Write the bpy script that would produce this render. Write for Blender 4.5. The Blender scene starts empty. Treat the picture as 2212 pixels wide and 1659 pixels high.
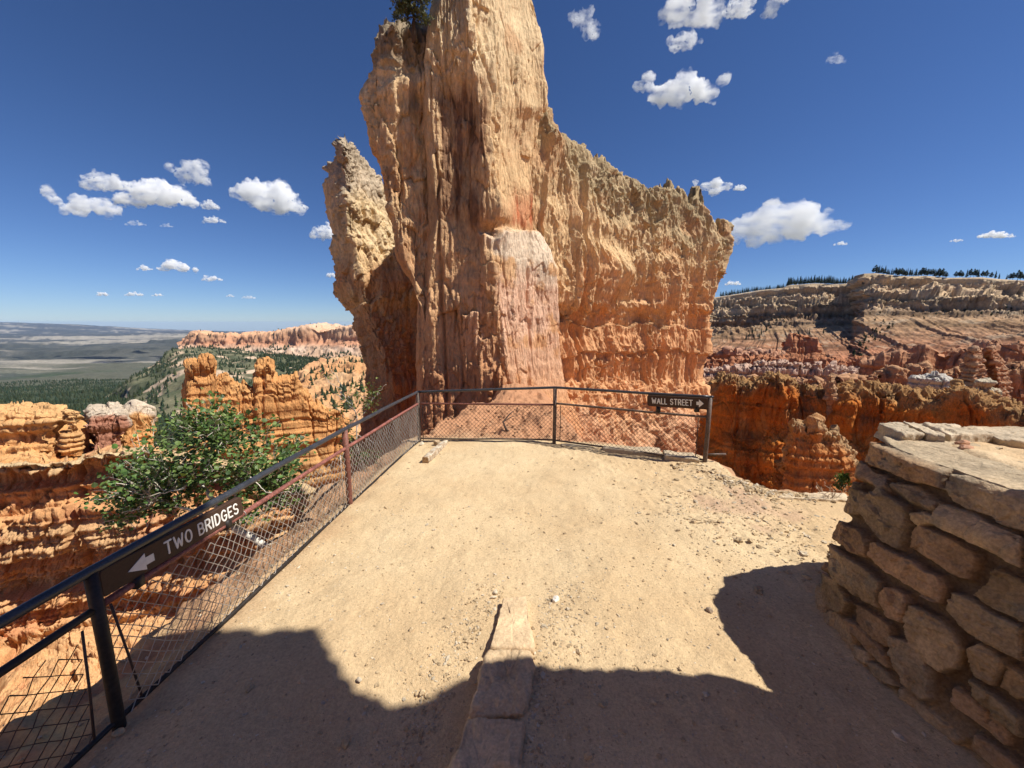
import bpy, math, random
import numpy as np
from mathutils import Vector

# ------------------------------------------------------------------ setup
scene = bpy.context.scene
COL = scene.collection
rng = np.random.default_rng(7)
random.seed(7)

F_PX, PITCH, EYE = 831.0, math.radians(9.0), 2.33      # focal length (for a 2212 px wide frame), tilt, eye height


def at(px, py, Y):
    """World point seen at photo position (px, py) at forward distance Y."""
    px, py, Y = np.broadcast_arrays(np.asarray(px, float), np.asarray(py, float), np.asarray(Y, float))
    x = (px - 1106) / F_PX
    v = (829.5 - py) / F_PX
    y = math.cos(PITCH) + math.sin(PITCH) * v
    z = -math.sin(PITCH) + math.cos(PITCH) * v
    return np.stack([x / y * Y, Y, EYE + z / y * Y], -1)


def gp(px, py, z=0.0):
    """World point on the level z seen at photo position (px, py)."""
    x = (px - 1106) / F_PX
    v = (829.5 - py) / F_PX
    y = math.cos(PITCH) + math.sin(PITCH) * v
    w = -math.sin(PITCH) + math.cos(PITCH) * v
    t = (z - EYE) / w
    return np.array([x * t, y * t, z])


def project(P):
    d = P - np.array([0, 0, EYE])
    c, s = math.cos(PITCH), math.sin(PITCH)
    depth = d[..., 1] * c - d[..., 2] * s
    up = d[..., 1] * s + d[..., 2] * c
    depth_s = np.where(depth > .05, depth, .05)
    return 1106 + F_PX * d[..., 0] / depth_s, 829.5 - F_PX * up / depth_s, depth


# ------------------------------------------------------------------ noise
def _hash(ix, iy, iz, seed):
    h = ix.astype(np.uint32) * np.uint32(374761393) + iy.astype(np.uint32) * np.uint32(668265263) + iz.astype(np.uint32) * np.uint32(2147483647) + np.uint32((seed * 974711) & 0xffffffff)
    h = (h ^ (h >> np.uint32(13))) * np.uint32(1274126177)
    h = (h ^ (h >> np.uint32(16))) * np.uint32(2246822519)
    h = h ^ (h >> np.uint32(15))
    return h.astype(np.float32) * np.float32(2.0 / 4294967295.0) - np.float32(1)


def vn(P, seed=0):
    P = np.asarray(P, np.float64)
    sh = P.shape[:-1]
    P = P.reshape(-1, 3)
    i = np.floor(P).astype(np.int64)
    f = (P - i).astype(np.float32)
    u = f * f * f * (f * (f * 6 - 15) + 10)
    x0, y0, z0 = i[:, 0], i[:, 1], i[:, 2]
    ux, uy, uz = u[:, 0], u[:, 1], u[:, 2]

    def H(a, b, c):
        return _hash(x0 + a, y0 + b, z0 + c, seed)
    a = H(0, 0, 0) * (1 - ux) + H(1, 0, 0) * ux
    b = H(0, 1, 0) * (1 - ux) + H(1, 1, 0) * ux
    c = H(0, 0, 1) * (1 - ux) + H(1, 0, 1) * ux
    d = H(0, 1, 1) * (1 - ux) + H(1, 1, 1) * ux
    return ((a * (1 - uy) + b * uy) * (1 - uz) + (c * (1 - uy) + d * uy) * uz).astype(np.float64).reshape(sh)


def fbm(P, octv=4, seed=0, gain=.5, lac=2.03):
    P = np.asarray(P, float)
    s, a, t = 0, 1.0, 0
    for k in range(octv):
        s = s + a * vn(P * lac ** k + 17.3 * k, seed + k)
        t += a
        a *= gain
    return s / t * 1.6


def ridged(P, octv=3, seed=0, gain=.5):
    P = np.asarray(P, float)
    s, a, t = 0, 1.0, 0
    for k in range(octv):
        s = s + a * (1 - np.abs(vn(P * 2.1 ** k + 9.1 * k, seed + k)) * 1.7)
        t += a
        a *= gain
    return s / t


def worley(P, seed=0):
    """Cellular noise: (F2 - F1, random value of the nearest cell in -1..1, a randomly tilted plane in the cell)."""
    P = np.asarray(P, np.float64)
    sh = P.shape[:-1]
    P = P.reshape(-1, 3)
    i = np.floor(P).astype(np.int64)
    f = (P - i).astype(np.float32)
    f1 = np.full(len(P), 9., np.float32)
    f2 = np.full(len(P), 9., np.float32)
    cid = np.zeros(len(P), np.float32)
    tlt = np.zeros(len(P), np.float32)
    for dx in (-1, 0, 1):
        for dy in (-1, 0, 1):
            for dz in (-1, 0, 1):
                a, b, c = i[:, 0] + dx, i[:, 1] + dy, i[:, 2] + dz
                hx = _hash(a, b, c, seed)
                hy = _hash(a, b, c, seed + 101)
                hz = _hash(a, b, c, seed + 202)
                ox, oy, oz = dx + .5 + .42 * hx - f[:, 0], dy + .5 + .42 * hy - f[:, 1], dz + .5 + .42 * hz - f[:, 2]
                d = ox * ox + oy * oy + oz * oz
                n = d < f1
                f2 = np.where(n, f1, np.minimum(f2, d))
                cid = np.where(n, np.modf(np.abs(hx * 7.13 + hy * 3.77 + hz * 5.91))[0] * 2 - 1, cid)
                w1, w2, w3 = np.modf(np.abs(hy * 9.7 + hz * 4.1))[0] * 2 - 1, np.modf(np.abs(hz * 8.3 + hx * 5.3))[0] * 2 - 1, np.modf(np.abs(hx * 6.1 + hy * 11.7))[0] * 2 - 1
                tlt = np.where(n, ox * w1 + oy * w2 + oz * w3, tlt)
                f1 = np.where(n, d, f1)
    return (np.sqrt(f2) - np.sqrt(f1)).astype(float).reshape(sh), cid.astype(float).reshape(sh), tlt.astype(float).reshape(sh)


def sst(a, b, x):
    t = np.clip((x - a) / (b - a), 0, 1)
    return t * t * (3 - 2 * t)


def V3(x, y, z):
    return np.stack(np.broadcast_arrays(x, y, z), -1)


def srgb(r, g, b):
    c = np.array([r, g, b]) / 255.0
    return np.where(c <= .04045, c / 12.92, ((c + .055) / 1.055) ** 2.4)


def ramp(t, stops):
    """stops: [(pos, colour)] -> colours interpolated per element."""
    xs = np.array([s[0] for s in stops])
    cs = np.array([s[1] for s in stops])
    return np.stack([np.interp(t, xs, cs[:, k]) for k in range(3)], -1)


def mixc(a, b, w):
    w = np.asarray(w)[..., None]
    return a * (1 - w) + b * w


# ------------------------------------------------------------------ object helpers
def tag(o, label=None, cat=None, group=None, kind=None):
    if label:
        o['label'] = label
    if cat:
        o['category'] = cat
    if group:
        o['group'] = group
    if kind:
        o['kind'] = kind
    return o


def link(o, parent=None):
    COL.objects.link(o)
    if parent is not None:
        o.parent = parent
        o.location = -parent.location          # meshes are built in world coordinates
    return o


def empty(name, label=None, cat=None, group=None, loc=(0, 0, 0)):
    o = bpy.data.objects.new(name, None)
    o.empty_display_size = .2
    o.location = loc
    link(o)
    return tag(o, label, cat, group)


def mesh_np(name, V, Fs, mat, col=None, parent=None, smooth=True, mats=None, mat_idx=None):
    """V (n,3); Fs list of int arrays, each (m,k)."""
    me = bpy.data.meshes.new(name)
    V = np.asarray(V, np.float32)
    Fs = [np.asarray(f, np.int32) for f in Fs if len(f)]
    me.vertices.add(len(V))
    me.vertices.foreach_set('co', V.ravel())
    loops = np.concatenate([f.ravel() for f in Fs])
    sizes = np.concatenate([np.full(len(f), f.shape[1], np.int32) for f in Fs])
    starts = np.concatenate([[0], np.cumsum(sizes)[:-1]]).astype(np.int32)
    me.loops.add(len(loops))
    me.loops.foreach_set('vertex_index', loops)
    me.polygons.add(len(sizes))
    me.polygons.foreach_set('loop_start', starts)
    me.polygons.foreach_set('loop_total', sizes)
    me.polygons.foreach_set('use_smooth', np.full(len(sizes), smooth, bool))
    if mats:
        for m in mats:
            me.materials.append(m)
        if mat_idx is not None:
            me.polygons.foreach_set('material_index', np.asarray(mat_idx, np.int32))
    elif mat is not None:
        me.materials.append(mat)
    me.update(calc_edges=True)
    me.validate()
    if col is not None:
        a = me.color_attributes.new('Col', 'FLOAT_COLOR', 'POINT')
        c4 = np.ones((len(V), 4), np.float32)
        c4[:, :3] = np.clip(col, 0, 1)
        a.data.foreach_set('color', c4.ravel())
    o = bpy.data.objects.new(name, me)
    return link(o, parent)


def grid_faces(n, m, closed=False, off=0):
    """Quads of an n x m grid (n rows of m); closed wraps the second index."""
    i = np.arange(n - 1)[:, None]
    j = np.arange(m if closed else m - 1)[None, :]
    j2 = (j + 1) % m
    a = i * m + j
    b = i * m + j2
    c = (i + 1) * m + j2
    d = (i + 1) * m + j
    return np.stack([a, b, c, d], -1).reshape(-1, 4) + off


def grid_obj(name, G, mat, col=None, closed=False, parent=None, flip=False):
    n, m = G.shape[:2]
    f = grid_faces(n, m, closed)
    if flip:
        f = f[:, ::-1]
    return mesh_np(name, G.reshape(-1, 3), [f], mat, None if col is None else col.reshape(-1, 3), parent)


def grid_normals(G, closed=False):
    if closed:
        du = np.roll(G, -1, 1) - np.roll(G, 1, 1)
    else:
        du = np.gradient(G, axis=1)
    dv = np.gradient(G, axis=0)
    n = np.cross(du, dv)
    return n / (np.linalg.norm(n, axis=-1, keepdims=True) + 1e-9)


class MB:
    """Collects tubes, boxes and polygons into one mesh."""

    def __init__(self):
        self.V, self.F, self.n, self.C = [], {}, 0, []

    def add(self, V, F, col=None):
        V = np.asarray(V, float)
        for f in F:
            f = np.asarray(f)
            if f.ndim == 1:
                f = f[None]
            self.F.setdefault(f.shape[1], []).append(f + self.n)
        self.V.append(V)
        self.C.append(np.tile(np.array([1., 1, 1]) if col is None else col, (len(V), 1)))
        self.n += len(V)

    def tube(self, pts, r, sides=8, cap=True, col=None):
        pts = np.asarray(pts, float)
        k = len(pts)
        r = np.broadcast_to(np.asarray(r, float), (k,))
        t = np.gradient(pts, axis=0)
        t /= np.linalg.norm(t, axis=1, keepdims=True) + 1e-9
        ref = np.array([0, 0, 1.]) if abs(t[:, 2]).mean() < .8 else np.array([1., 0, 0])
        a = np.cross(t, ref)
        a /= np.linalg.norm(a, axis=1, keepdims=True) + 1e-9
        b = np.cross(t, a)
        ang = np.linspace(0, 2 * math.pi, sides, endpoint=False)
        R = pts[:, None] + r[:, None, None] * (a[:, None] * np.cos(ang)[None, :, None] + b[:, None] * np.sin(ang)[None, :, None])
        fs = [grid_faces(k, sides, True)]
        if cap:
            fs.append(np.arange(sides)[None, ::-1])
            fs.append((k - 1) * sides + np.arange(sides)[None])
        self.add(R.reshape(-1, 3), fs, col)

    def box(self, c, half, ax=None, col=None):
        s = np.array([[-1, -1, -1], [1, -1, -1], [1, 1, -1], [-1, 1, -1], [-1, -1, 1], [1, -1, 1], [1, 1, 1], [-1, 1, 1]], float) * np.asarray(half, float)
        if ax is not None:
            s = s @ np.asarray(ax, float)
        f = np.array([[0, 3, 2, 1], [4, 5, 6, 7], [0, 1, 5, 4], [1, 2, 6, 5], [2, 3, 7, 6], [3, 0, 4, 7]])
        self.add(s + np.asarray(c, float), [f], col)

    def build(self, name, mat, parent=None, smooth=True, use_col=False):
        V = np.concatenate(self.V)
        Fs = [np.concatenate(v) for v in self.F.values()]
        return mesh_np(name, V, Fs, mat, np.concatenate(self.C) if use_col else None, parent, smooth)


# ------------------------------------------------------------------ materials
def new_mat(name):
    m = bpy.data.materials.new(name)
    m.use_nodes = True
    nt = m.node_tree
    nt.nodes.clear()
    return m, nt, nt.nodes, nt.links


def surf_mat(name, base=None, rough=.9, var=.25, var_scale=2.0, bump=.5, bump_scale=20.0, stretch=(1, 1, 1), spec=.15,
             speck=0.0, speck_scale=60.0, metal=0.0, bump_dist=.02, fine=0.0, fine_scale=200.0):
    """Base colour (a constant or the mesh's own colour attribute) broken up by noise, with a two-scale bump."""
    m, nt, N, L = new_mat(name)
    out = N.new('ShaderNodeOutputMaterial')
    b = N.new('ShaderNodeBsdfPrincipled')
    L.new(b.outputs[0], out.inputs[0])
    b.inputs['Roughness'].default_value = rough
    b.inputs['Specular IOR Level'].default_value = spec
    b.inputs['Metallic'].default_value = metal
    tc = N.new('ShaderNodeTexCoord')
    mp = N.new('ShaderNodeMapping')
    mp.inputs['Scale'].default_value = stretch
    L.new(tc.outputs['Object'], mp.inputs[0])
    if base is None:
        a = N.new('ShaderNodeAttribute')
        a.attribute_name = 'Col'
        c = a.outputs['Color']
    else:
        a = N.new('ShaderNodeRGB')
        a.outputs[0].default_value = (*base, 1)
        c = a.outputs[0]
    n1 = N.new('ShaderNodeTexNoise')
    n1.inputs['Scale'].default_value = var_scale
    n1.inputs['Detail'].default_value = 8
    n1.inputs['Roughness'].default_value = .65
    L.new(mp.outputs[0], n1.inputs['Vector'])
    mr = N.new('ShaderNodeMapRange')
    mr.inputs[1].default_value = .25
    mr.inputs[2].default_value = .75
    mr.inputs[3].default_value = 1 - var
    mr.inputs[4].default_value = 1 + var
    L.new(n1.outputs[0], mr.inputs[0])
    mul = N.new('ShaderNodeMix')
    mul.data_type = 'RGBA'
    mul.blend_type = 'MULTIPLY'
    mul.inputs[0].default_value = 1
    L.new(c, mul.inputs[6])
    L.new(mr.outputs[0], mul.inputs[7])
    c = mul.outputs[2]
    if speck:
        n3 = N.new('ShaderNodeTexNoise')
        n3.inputs['Scale'].default_value = speck_scale
        n3.inputs['Detail'].default_value = 3
        L.new(mp.outputs[0], n3.inputs['Vector'])
        m3 = N.new('ShaderNodeMapRange')
        m3.inputs[1].default_value = .35
        m3.inputs[2].default_value = .65
        m3.inputs[3].default_value = 1 - speck
        m3.inputs[4].default_value = 1 + speck
        L.new(n3.outputs[0], m3.inputs[0])
        mu = N.new('ShaderNodeMix')
        mu.data_type = 'RGBA'
        mu.blend_type = 'MULTIPLY'
        mu.inputs[0].default_value = 1
        L.new(c, mu.inputs[6])
        L.new(m3.outputs[0], mu.inputs[7])
        c = mu.outputs[2]
    L.new(c, b.inputs['Base Color'])
    n2 = N.new('ShaderNodeTexNoise')
    n2.inputs['Scale'].default_value = bump_scale
    n2.inputs['Detail'].default_value = 6
    n2.inputs['Roughness'].default_value = .6
    L.new(mp.outputs[0], n2.inputs['Vector'])
    bp = N.new('ShaderNodeBump')
    bp.inputs['Strength'].default_value = bump
    bp.inputs['Distance'].default_value = bump_dist
    L.new(n2.outputs[0], bp.inputs['Height'])
    if fine:
        n4 = N.new('ShaderNodeTexNoise')
        n4.inputs['Scale'].default_value = fine_scale
        n4.inputs['Detail'].default_value = 3
        L.new(tc.outputs['Object'], n4.inputs['Vector'])
        bp2 = N.new('ShaderNodeBump')
        bp2.inputs['Strength'].default_value = fine
        bp2.inputs['Distance'].default_value = bump_dist * bump_scale / fine_scale * 2
        L.new(n4.outputs[0], bp2.inputs['Height'])
        L.new(bp2.outputs[0], bp.inputs['Normal'])
    L.new(bp.outputs[0], b.inputs['Normal'])
    return m


def leaf_mat(name, rough=.5):
    m, nt, N, L = new_mat(name)
    out = N.new('ShaderNodeOutputMaterial')
    b = N.new('ShaderNodeBsdfPrincipled')
    t = N.new('ShaderNodeBsdfTranslucent')
    mx = N.new('ShaderNodeMixShader')
    mx.inputs[0].default_value = .22
    a = N.new('ShaderNodeAttribute')
    a.attribute_name = 'Col'
    L.new(a.outputs['Color'], b.inputs['Base Color'])
    hs = N.new('ShaderNodeHueSaturation')
    hs.inputs['Saturation'].default_value = 1.15
    hs.inputs['Value'].default_value = 1.3
    L.new(a.outputs['Color'], hs.inputs['Color'])
    L.new(hs.outputs[0], t.inputs[0])
    b.inputs['Roughness'].default_value = rough
    b.inputs['Specular IOR Level'].default_value = .35
    L.new(b.outputs[0], mx.inputs[1])
    L.new(t.outputs[0], mx.inputs[2])
    L.new(mx.outputs[0], out.inputs[0])
    return m


M = {}
M['sand'] = surf_mat('sand', None, .95, .10, 2.2, .55, 38, spec=.06, speck=.11, speck_scale=55, bump_dist=.016, fine=.8, fine_scale=150)
M['rock'] = surf_mat('rock', None, .95, .20, 1.1, .9, 7.0, spec=.08, speck=.16, speck_scale=12, bump_dist=.09, stretch=(1, 1, .4), fine=.7, fine_scale=24)
M['rock_near'] = surf_mat('rock_near', None, .95, .20, 2.2, .8, 7.0, spec=.08, speck=.14, speck_scale=22, bump_dist=.06, stretch=(1, 1, .7), fine=.6, fine_scale=40)
M['rock_mid'] = surf_mat('rock_mid', None, .95, .22, .5, .8, 1.7, spec=.06, speck=.14, speck_scale=3.5, bump_dist=.3, stretch=(1, 1, .6))
M['rock_far'] = surf_mat('rock_far', None, .95, .2, .06, .6, .25, spec=.05, speck=.16, speck_scale=.35, bump_dist=1.6)
M['terrain'] = surf_mat('terrain', None, .95, .22, .012, .3, .03, spec=.04, speck=.2, speck_scale=.05, bump_dist=4)
M['masonry'] = surf_mat('masonry', None, .9, .22, 11, .8, 40, spec=.1, speck=.17, speck_scale=60, bump_dist=.012, fine=.5, fine_scale=160)
M['stone'] = surf_mat('stone', None, .9, .2, 6, .6, 35, spec=.12, speck=.12, speck_scale=60, bump_dist=.012, fine=.4, fine_scale=180)
M['pebble'] = surf_mat('pebble', None, .92, .15, 20, .3, 120, spec=.1, bump_dist=.004)
M['leaf'] = leaf_mat('leaf')
M['needle'] = leaf_mat('needle', .7)
M['forest'] = surf_mat('forest', None, .9, .1, .05, 0, 1, spec=.05)
M['bark'] = surf_mat('bark', (.42, .38, .31), .85, .4, 14, .5, 40, spec=.2)
M['dark_bark'] = surf_mat('dark_bark', (.09, .06, .045), .9, .3, 10, .5, 30)
M['black_rail'] = surf_mat('black_rail', (.035, .038, .045), .38, .45, 9, .25, 60, spec=.5, speck=.3, speck_scale=130, bump_dist=.003)
M['rust_rail'] = surf_mat('rust_rail', (.23, .085, .065), .6, .45, 11, .3, 70, spec=.3, speck=.35, speck_scale=60, bump_dist=.003)
M['rust_post'] = surf_mat('rust_post', (.17, .065, .045), .6, .5, 8, .3, 70, spec=.3, speck=.3, speck_scale=50, bump_dist=.003)
M['brown_post'] = surf_mat('brown_post', (.11, .075, .055), .6, .5, 8, .3, 70, spec=.3, speck=.35, speck_scale=50, bump_dist=.003)
M['dark_post'] = surf_mat('dark_post', (.022, .017, .014), .55, .5, 8, .3, 70, spec=.35, speck=.3, speck_scale=50, bump_dist=.003)
M['wire'] = surf_mat('wire', (.46, .41, .35), .5, .3, 15, 0, 10, spec=.4, metal=.35)
M['dark_wire'] = surf_mat('dark_wire', (.075, .05, .04), .6, .3, 15, 0, 10, spec=.3)
M['sign'] = surf_mat('sign', (.062, .034, .022), .6, .25, 8, .15, 60, spec=.2, bump_dist=.003, stretch=(1, 8, 8))
M['white_paint'] = surf_mat('white_paint', (.78, .75, .68), .6, .12, 30, .1, 80, spec=.3, bump_dist=.002)
M['old_timber'] = surf_mat('old_timber', None, .9, .3, 16, .6, 60, spec=.1, speck=.2, speck_scale=90, bump_dist=.008)


# ------------------------------------------------------------------ rock builders
def resample(row, nu):
    r = np.array(row, float)
    W = at(r[:, 0], r[:, 1], r[:, 2])
    c = np.concatenate([[0], np.cumsum(np.abs(np.diff(r[:, 0])) + .02 * np.abs(np.diff(r[:, 1])) + .5)])
    c /= c[-1]
    u = np.linspace(0, 1, nu)
    return np.stack([np.interp(u, c, W[:, k]) for k in range(3)], -1)


def blend_rows(R, nv, smooth=0):
    """R: (k, m, 3) rows -> (nv, m, 3), spaced by mean distance, optionally smoothed across the rows."""
    d = np.linalg.norm(np.diff(R, axis=0), axis=-1).mean(1)
    c = np.concatenate([[0], np.cumsum(d + 1e-6)])
    c /= c[-1]
    v = np.linspace(0, 1, nv)
    i = np.clip(np.searchsorted(c, v, side='right') - 1, 0, len(c) - 2)
    t = ((v - c[i]) / (c[i + 1] - c[i]))[:, None, None]
    G = R[i] * (1 - t) + R[i + 1] * t
    for _ in range(smooth):
        G[1:-1] = .25 * G[:-2] + .5 * G[1:-1] + .25 * G[2:]
    return G, v


def sheet(rows, nu, nv, smooth=0):
    R = np.stack([resample(r, nu) for r in rows])
    return blend_rows(R, nv, smooth)[0]


def loft(levels, n, nv, soft=9, smooth=2):
    """levels: list of key lists [(px, py, Y), ...] all with the same number of keys; a closed ring per level."""
    rings = []
    k = len(levels[0])
    for lv in levels:
        a = np.array(lv, float)
        W = at(a[:, 0], a[:, 1], a[:, 2])
        rings.append(W)
    R = np.stack(rings)                                  # (levels, k, 3)
    seg = np.linalg.norm(np.roll(R, -1, 1) - R, axis=-1).mean(0)
    cnt = np.maximum(3, np.round(seg / seg.sum() * n)).astype(int)
    parts = []
    for j in range(k):
        t = np.linspace(0, 1, cnt[j], endpoint=False)[None, :, None]
        parts.append(R[:, j:j + 1] * (1 - t) + R[:, (j + 1) % k][:, None] * t)
    R = np.concatenate(parts, 1)
    for _ in range(soft):
        R = .25 * np.roll(R, 1, 1) + .5 * R + .25 * np.roll(R, -1, 1)
    G, _ = blend_rows(R, nv, smooth)
    return G


def close_top(G):
    """Adds rows that draw the first ring of a loft to a rough top."""
    c = G[0].mean(0)
    ext = []
    for s, dz in ((.04, .30), (.35, .30), (.62, .26), (.82, .18), (.94, .08)):
        r = c + (G[0] - c) * s
        r[:, 2] += dz * .8
        ext.append(r)
    return np.concatenate([np.stack(ext), G])


def outward(G, closed):
    N = grid_normals(G, closed)
    if closed:
        c = G.mean(1, keepdims=True)
        s = np.sign((N * (G - c)).sum(-1).mean())
    else:
        s = np.sign((N * (np.array([0, 0, EYE]) - G)).sum(-1).mean())
    return N * s, s


def bryce(P, s, flute=.3, lump=.3, strata=.2, crack=.15, seed=0, zs=1.0, fz=.16, vs=2.3, streak=0.):
    """Relief of weathered limestone: vertical flutes, broken blocks, drips, beds and joints (metres)."""
    W = fbm(P / (s * 1.3), 2, seed + 50)[..., None] * .10 * s
    Q = P + W
    d = 0
    if flute:
        d = flute * (ridged(Q * np.array([1, 1, fz]) / s, 3, seed) - .45)
    d = d + .45 * lump * fbm(P / s * .9, 4, seed + 10, gain=.45)
    gm = .35 + .75 * sst(-.3, .4, fbm(P / (s * 2.4), 3, seed + 64))
    B = P + fbm(P / (s * .5), 2, seed + 51)[..., None] * .07 * s
    e, c, tl = worley(B * np.array([1, 1, 1 / vs]) / (s * .62), seed + 60)
    d = d + lump * gm * (.30 * c + .95 * tl) - lump * .20 * np.exp(-e / .05)
    B = P + fbm(P / (s * .15), 2, seed + 52)[..., None] * .022 * s
    e, c, tl = worley(B * np.array([1, 1, 1 / (vs * .75)]) / (s * .21), seed + 62)
    d = d + lump * gm * (.10 * c + .34 * tl - .10 * np.exp(-e / .08))
    if streak:
        d = d + streak * (.45 + .55 * gm) * (ridged((P + .05 * W) * np.array([1, 1, .07]) / .24, 3, seed + 68, .62) - .5)
    d = d + lump * .22 * gm * (ridged(P * np.array([1, 1, .35]) * 6.5 / s, 3, seed + 66, .6) - .5)
    if strata:
        zz = P[..., 2] / zs + .22 * fbm(P / (s * 3), 2, seed + 20)
        l = vn(V3(0 * zz + .37, 0 * zz + .3, zz), seed + 30)
        l2 = vn(V3(0 * zz + .7, 0 * zz + 3.3, zz * 2.9), seed + 31)
        d = d + strata * (np.sign(l) * np.abs(l) ** .6 + .45 * np.sign(l2) * np.abs(l2) ** .7)
    if crack:
        c = vn(Q * np.array([.55, .55, .05]) / s, seed + 40)
        d = d - crack * np.exp(-(c / .035) ** 2)
        c = vn(Q * np.array([1.3, 1.3, .16]) / s, seed + 41)
        d = d - crack * .5 * np.exp(-(c / .04) ** 2)
    return d


def rocky(G, closed, amt):
    N, s = outward(G, closed)
    return G + N * amt[..., None], s


def rock_obj(name, G, mat, col, closed=False, sgn=1, parent=None):
    # face winding outward
    return grid_obj(name, G, mat, col, closed, parent, flip=sgn < 0)


def bump_at(G, px, py, Y, rad, amp):
    c = at(px, py, Y)
    d2 = ((G - c) ** 2).sum(-1)
    return amp * np.exp(-d2 / rad ** 2)


# ------------------------------------------------------------------ the tall rock tower in the middle
TAN = np.array([.63, .425, .225])
CREAM = np.array([.68, .505, .295])
ORANGE = np.array([.57, .30, .145])
REDO = np.array([.50, .215, .105])
PINK = np.array([.65, .415, .28])
WHITE = np.array([.66, .53, .385])
VARN = np.array([.10, .055, .035])
GREYB = np.array([.40, .315, .22])


def tower_colour(G, seed=3):
    px, py, _ = project(G)
    w = fbm(G / 2.2, 4, seed)
    w2 = fbm(G * np.array([1, 1, .25]) / .7, 4, seed + 9)
    t = py + 45 * w + 25 * w2
    c = ramp(t, [(-150, CREAM * .95), (80, CREAM), (300, TAN * 1.05), (420, TAN), (520, mixc(TAN, ORANGE, np.array(.35))),
                 (640, mixc(TAN, ORANGE, np.array(.6))), (760, ORANGE * .98), (850, mixc(ORANGE, REDO, np.array(.5))), (1000, REDO)])
    # rust patches
    m = sst(.25, .7, fbm(G / 1.6, 4, seed + 20)) * .5
    c = mixc(c, ORANGE * .95, m)
    m = sst(.2, .7, fbm(G / 1.1, 4, seed + 25)) * .35
    c = mixc(c, CREAM * 1.05, m * sst(700, 500, py))
    return c, px, py, w, w2


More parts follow.
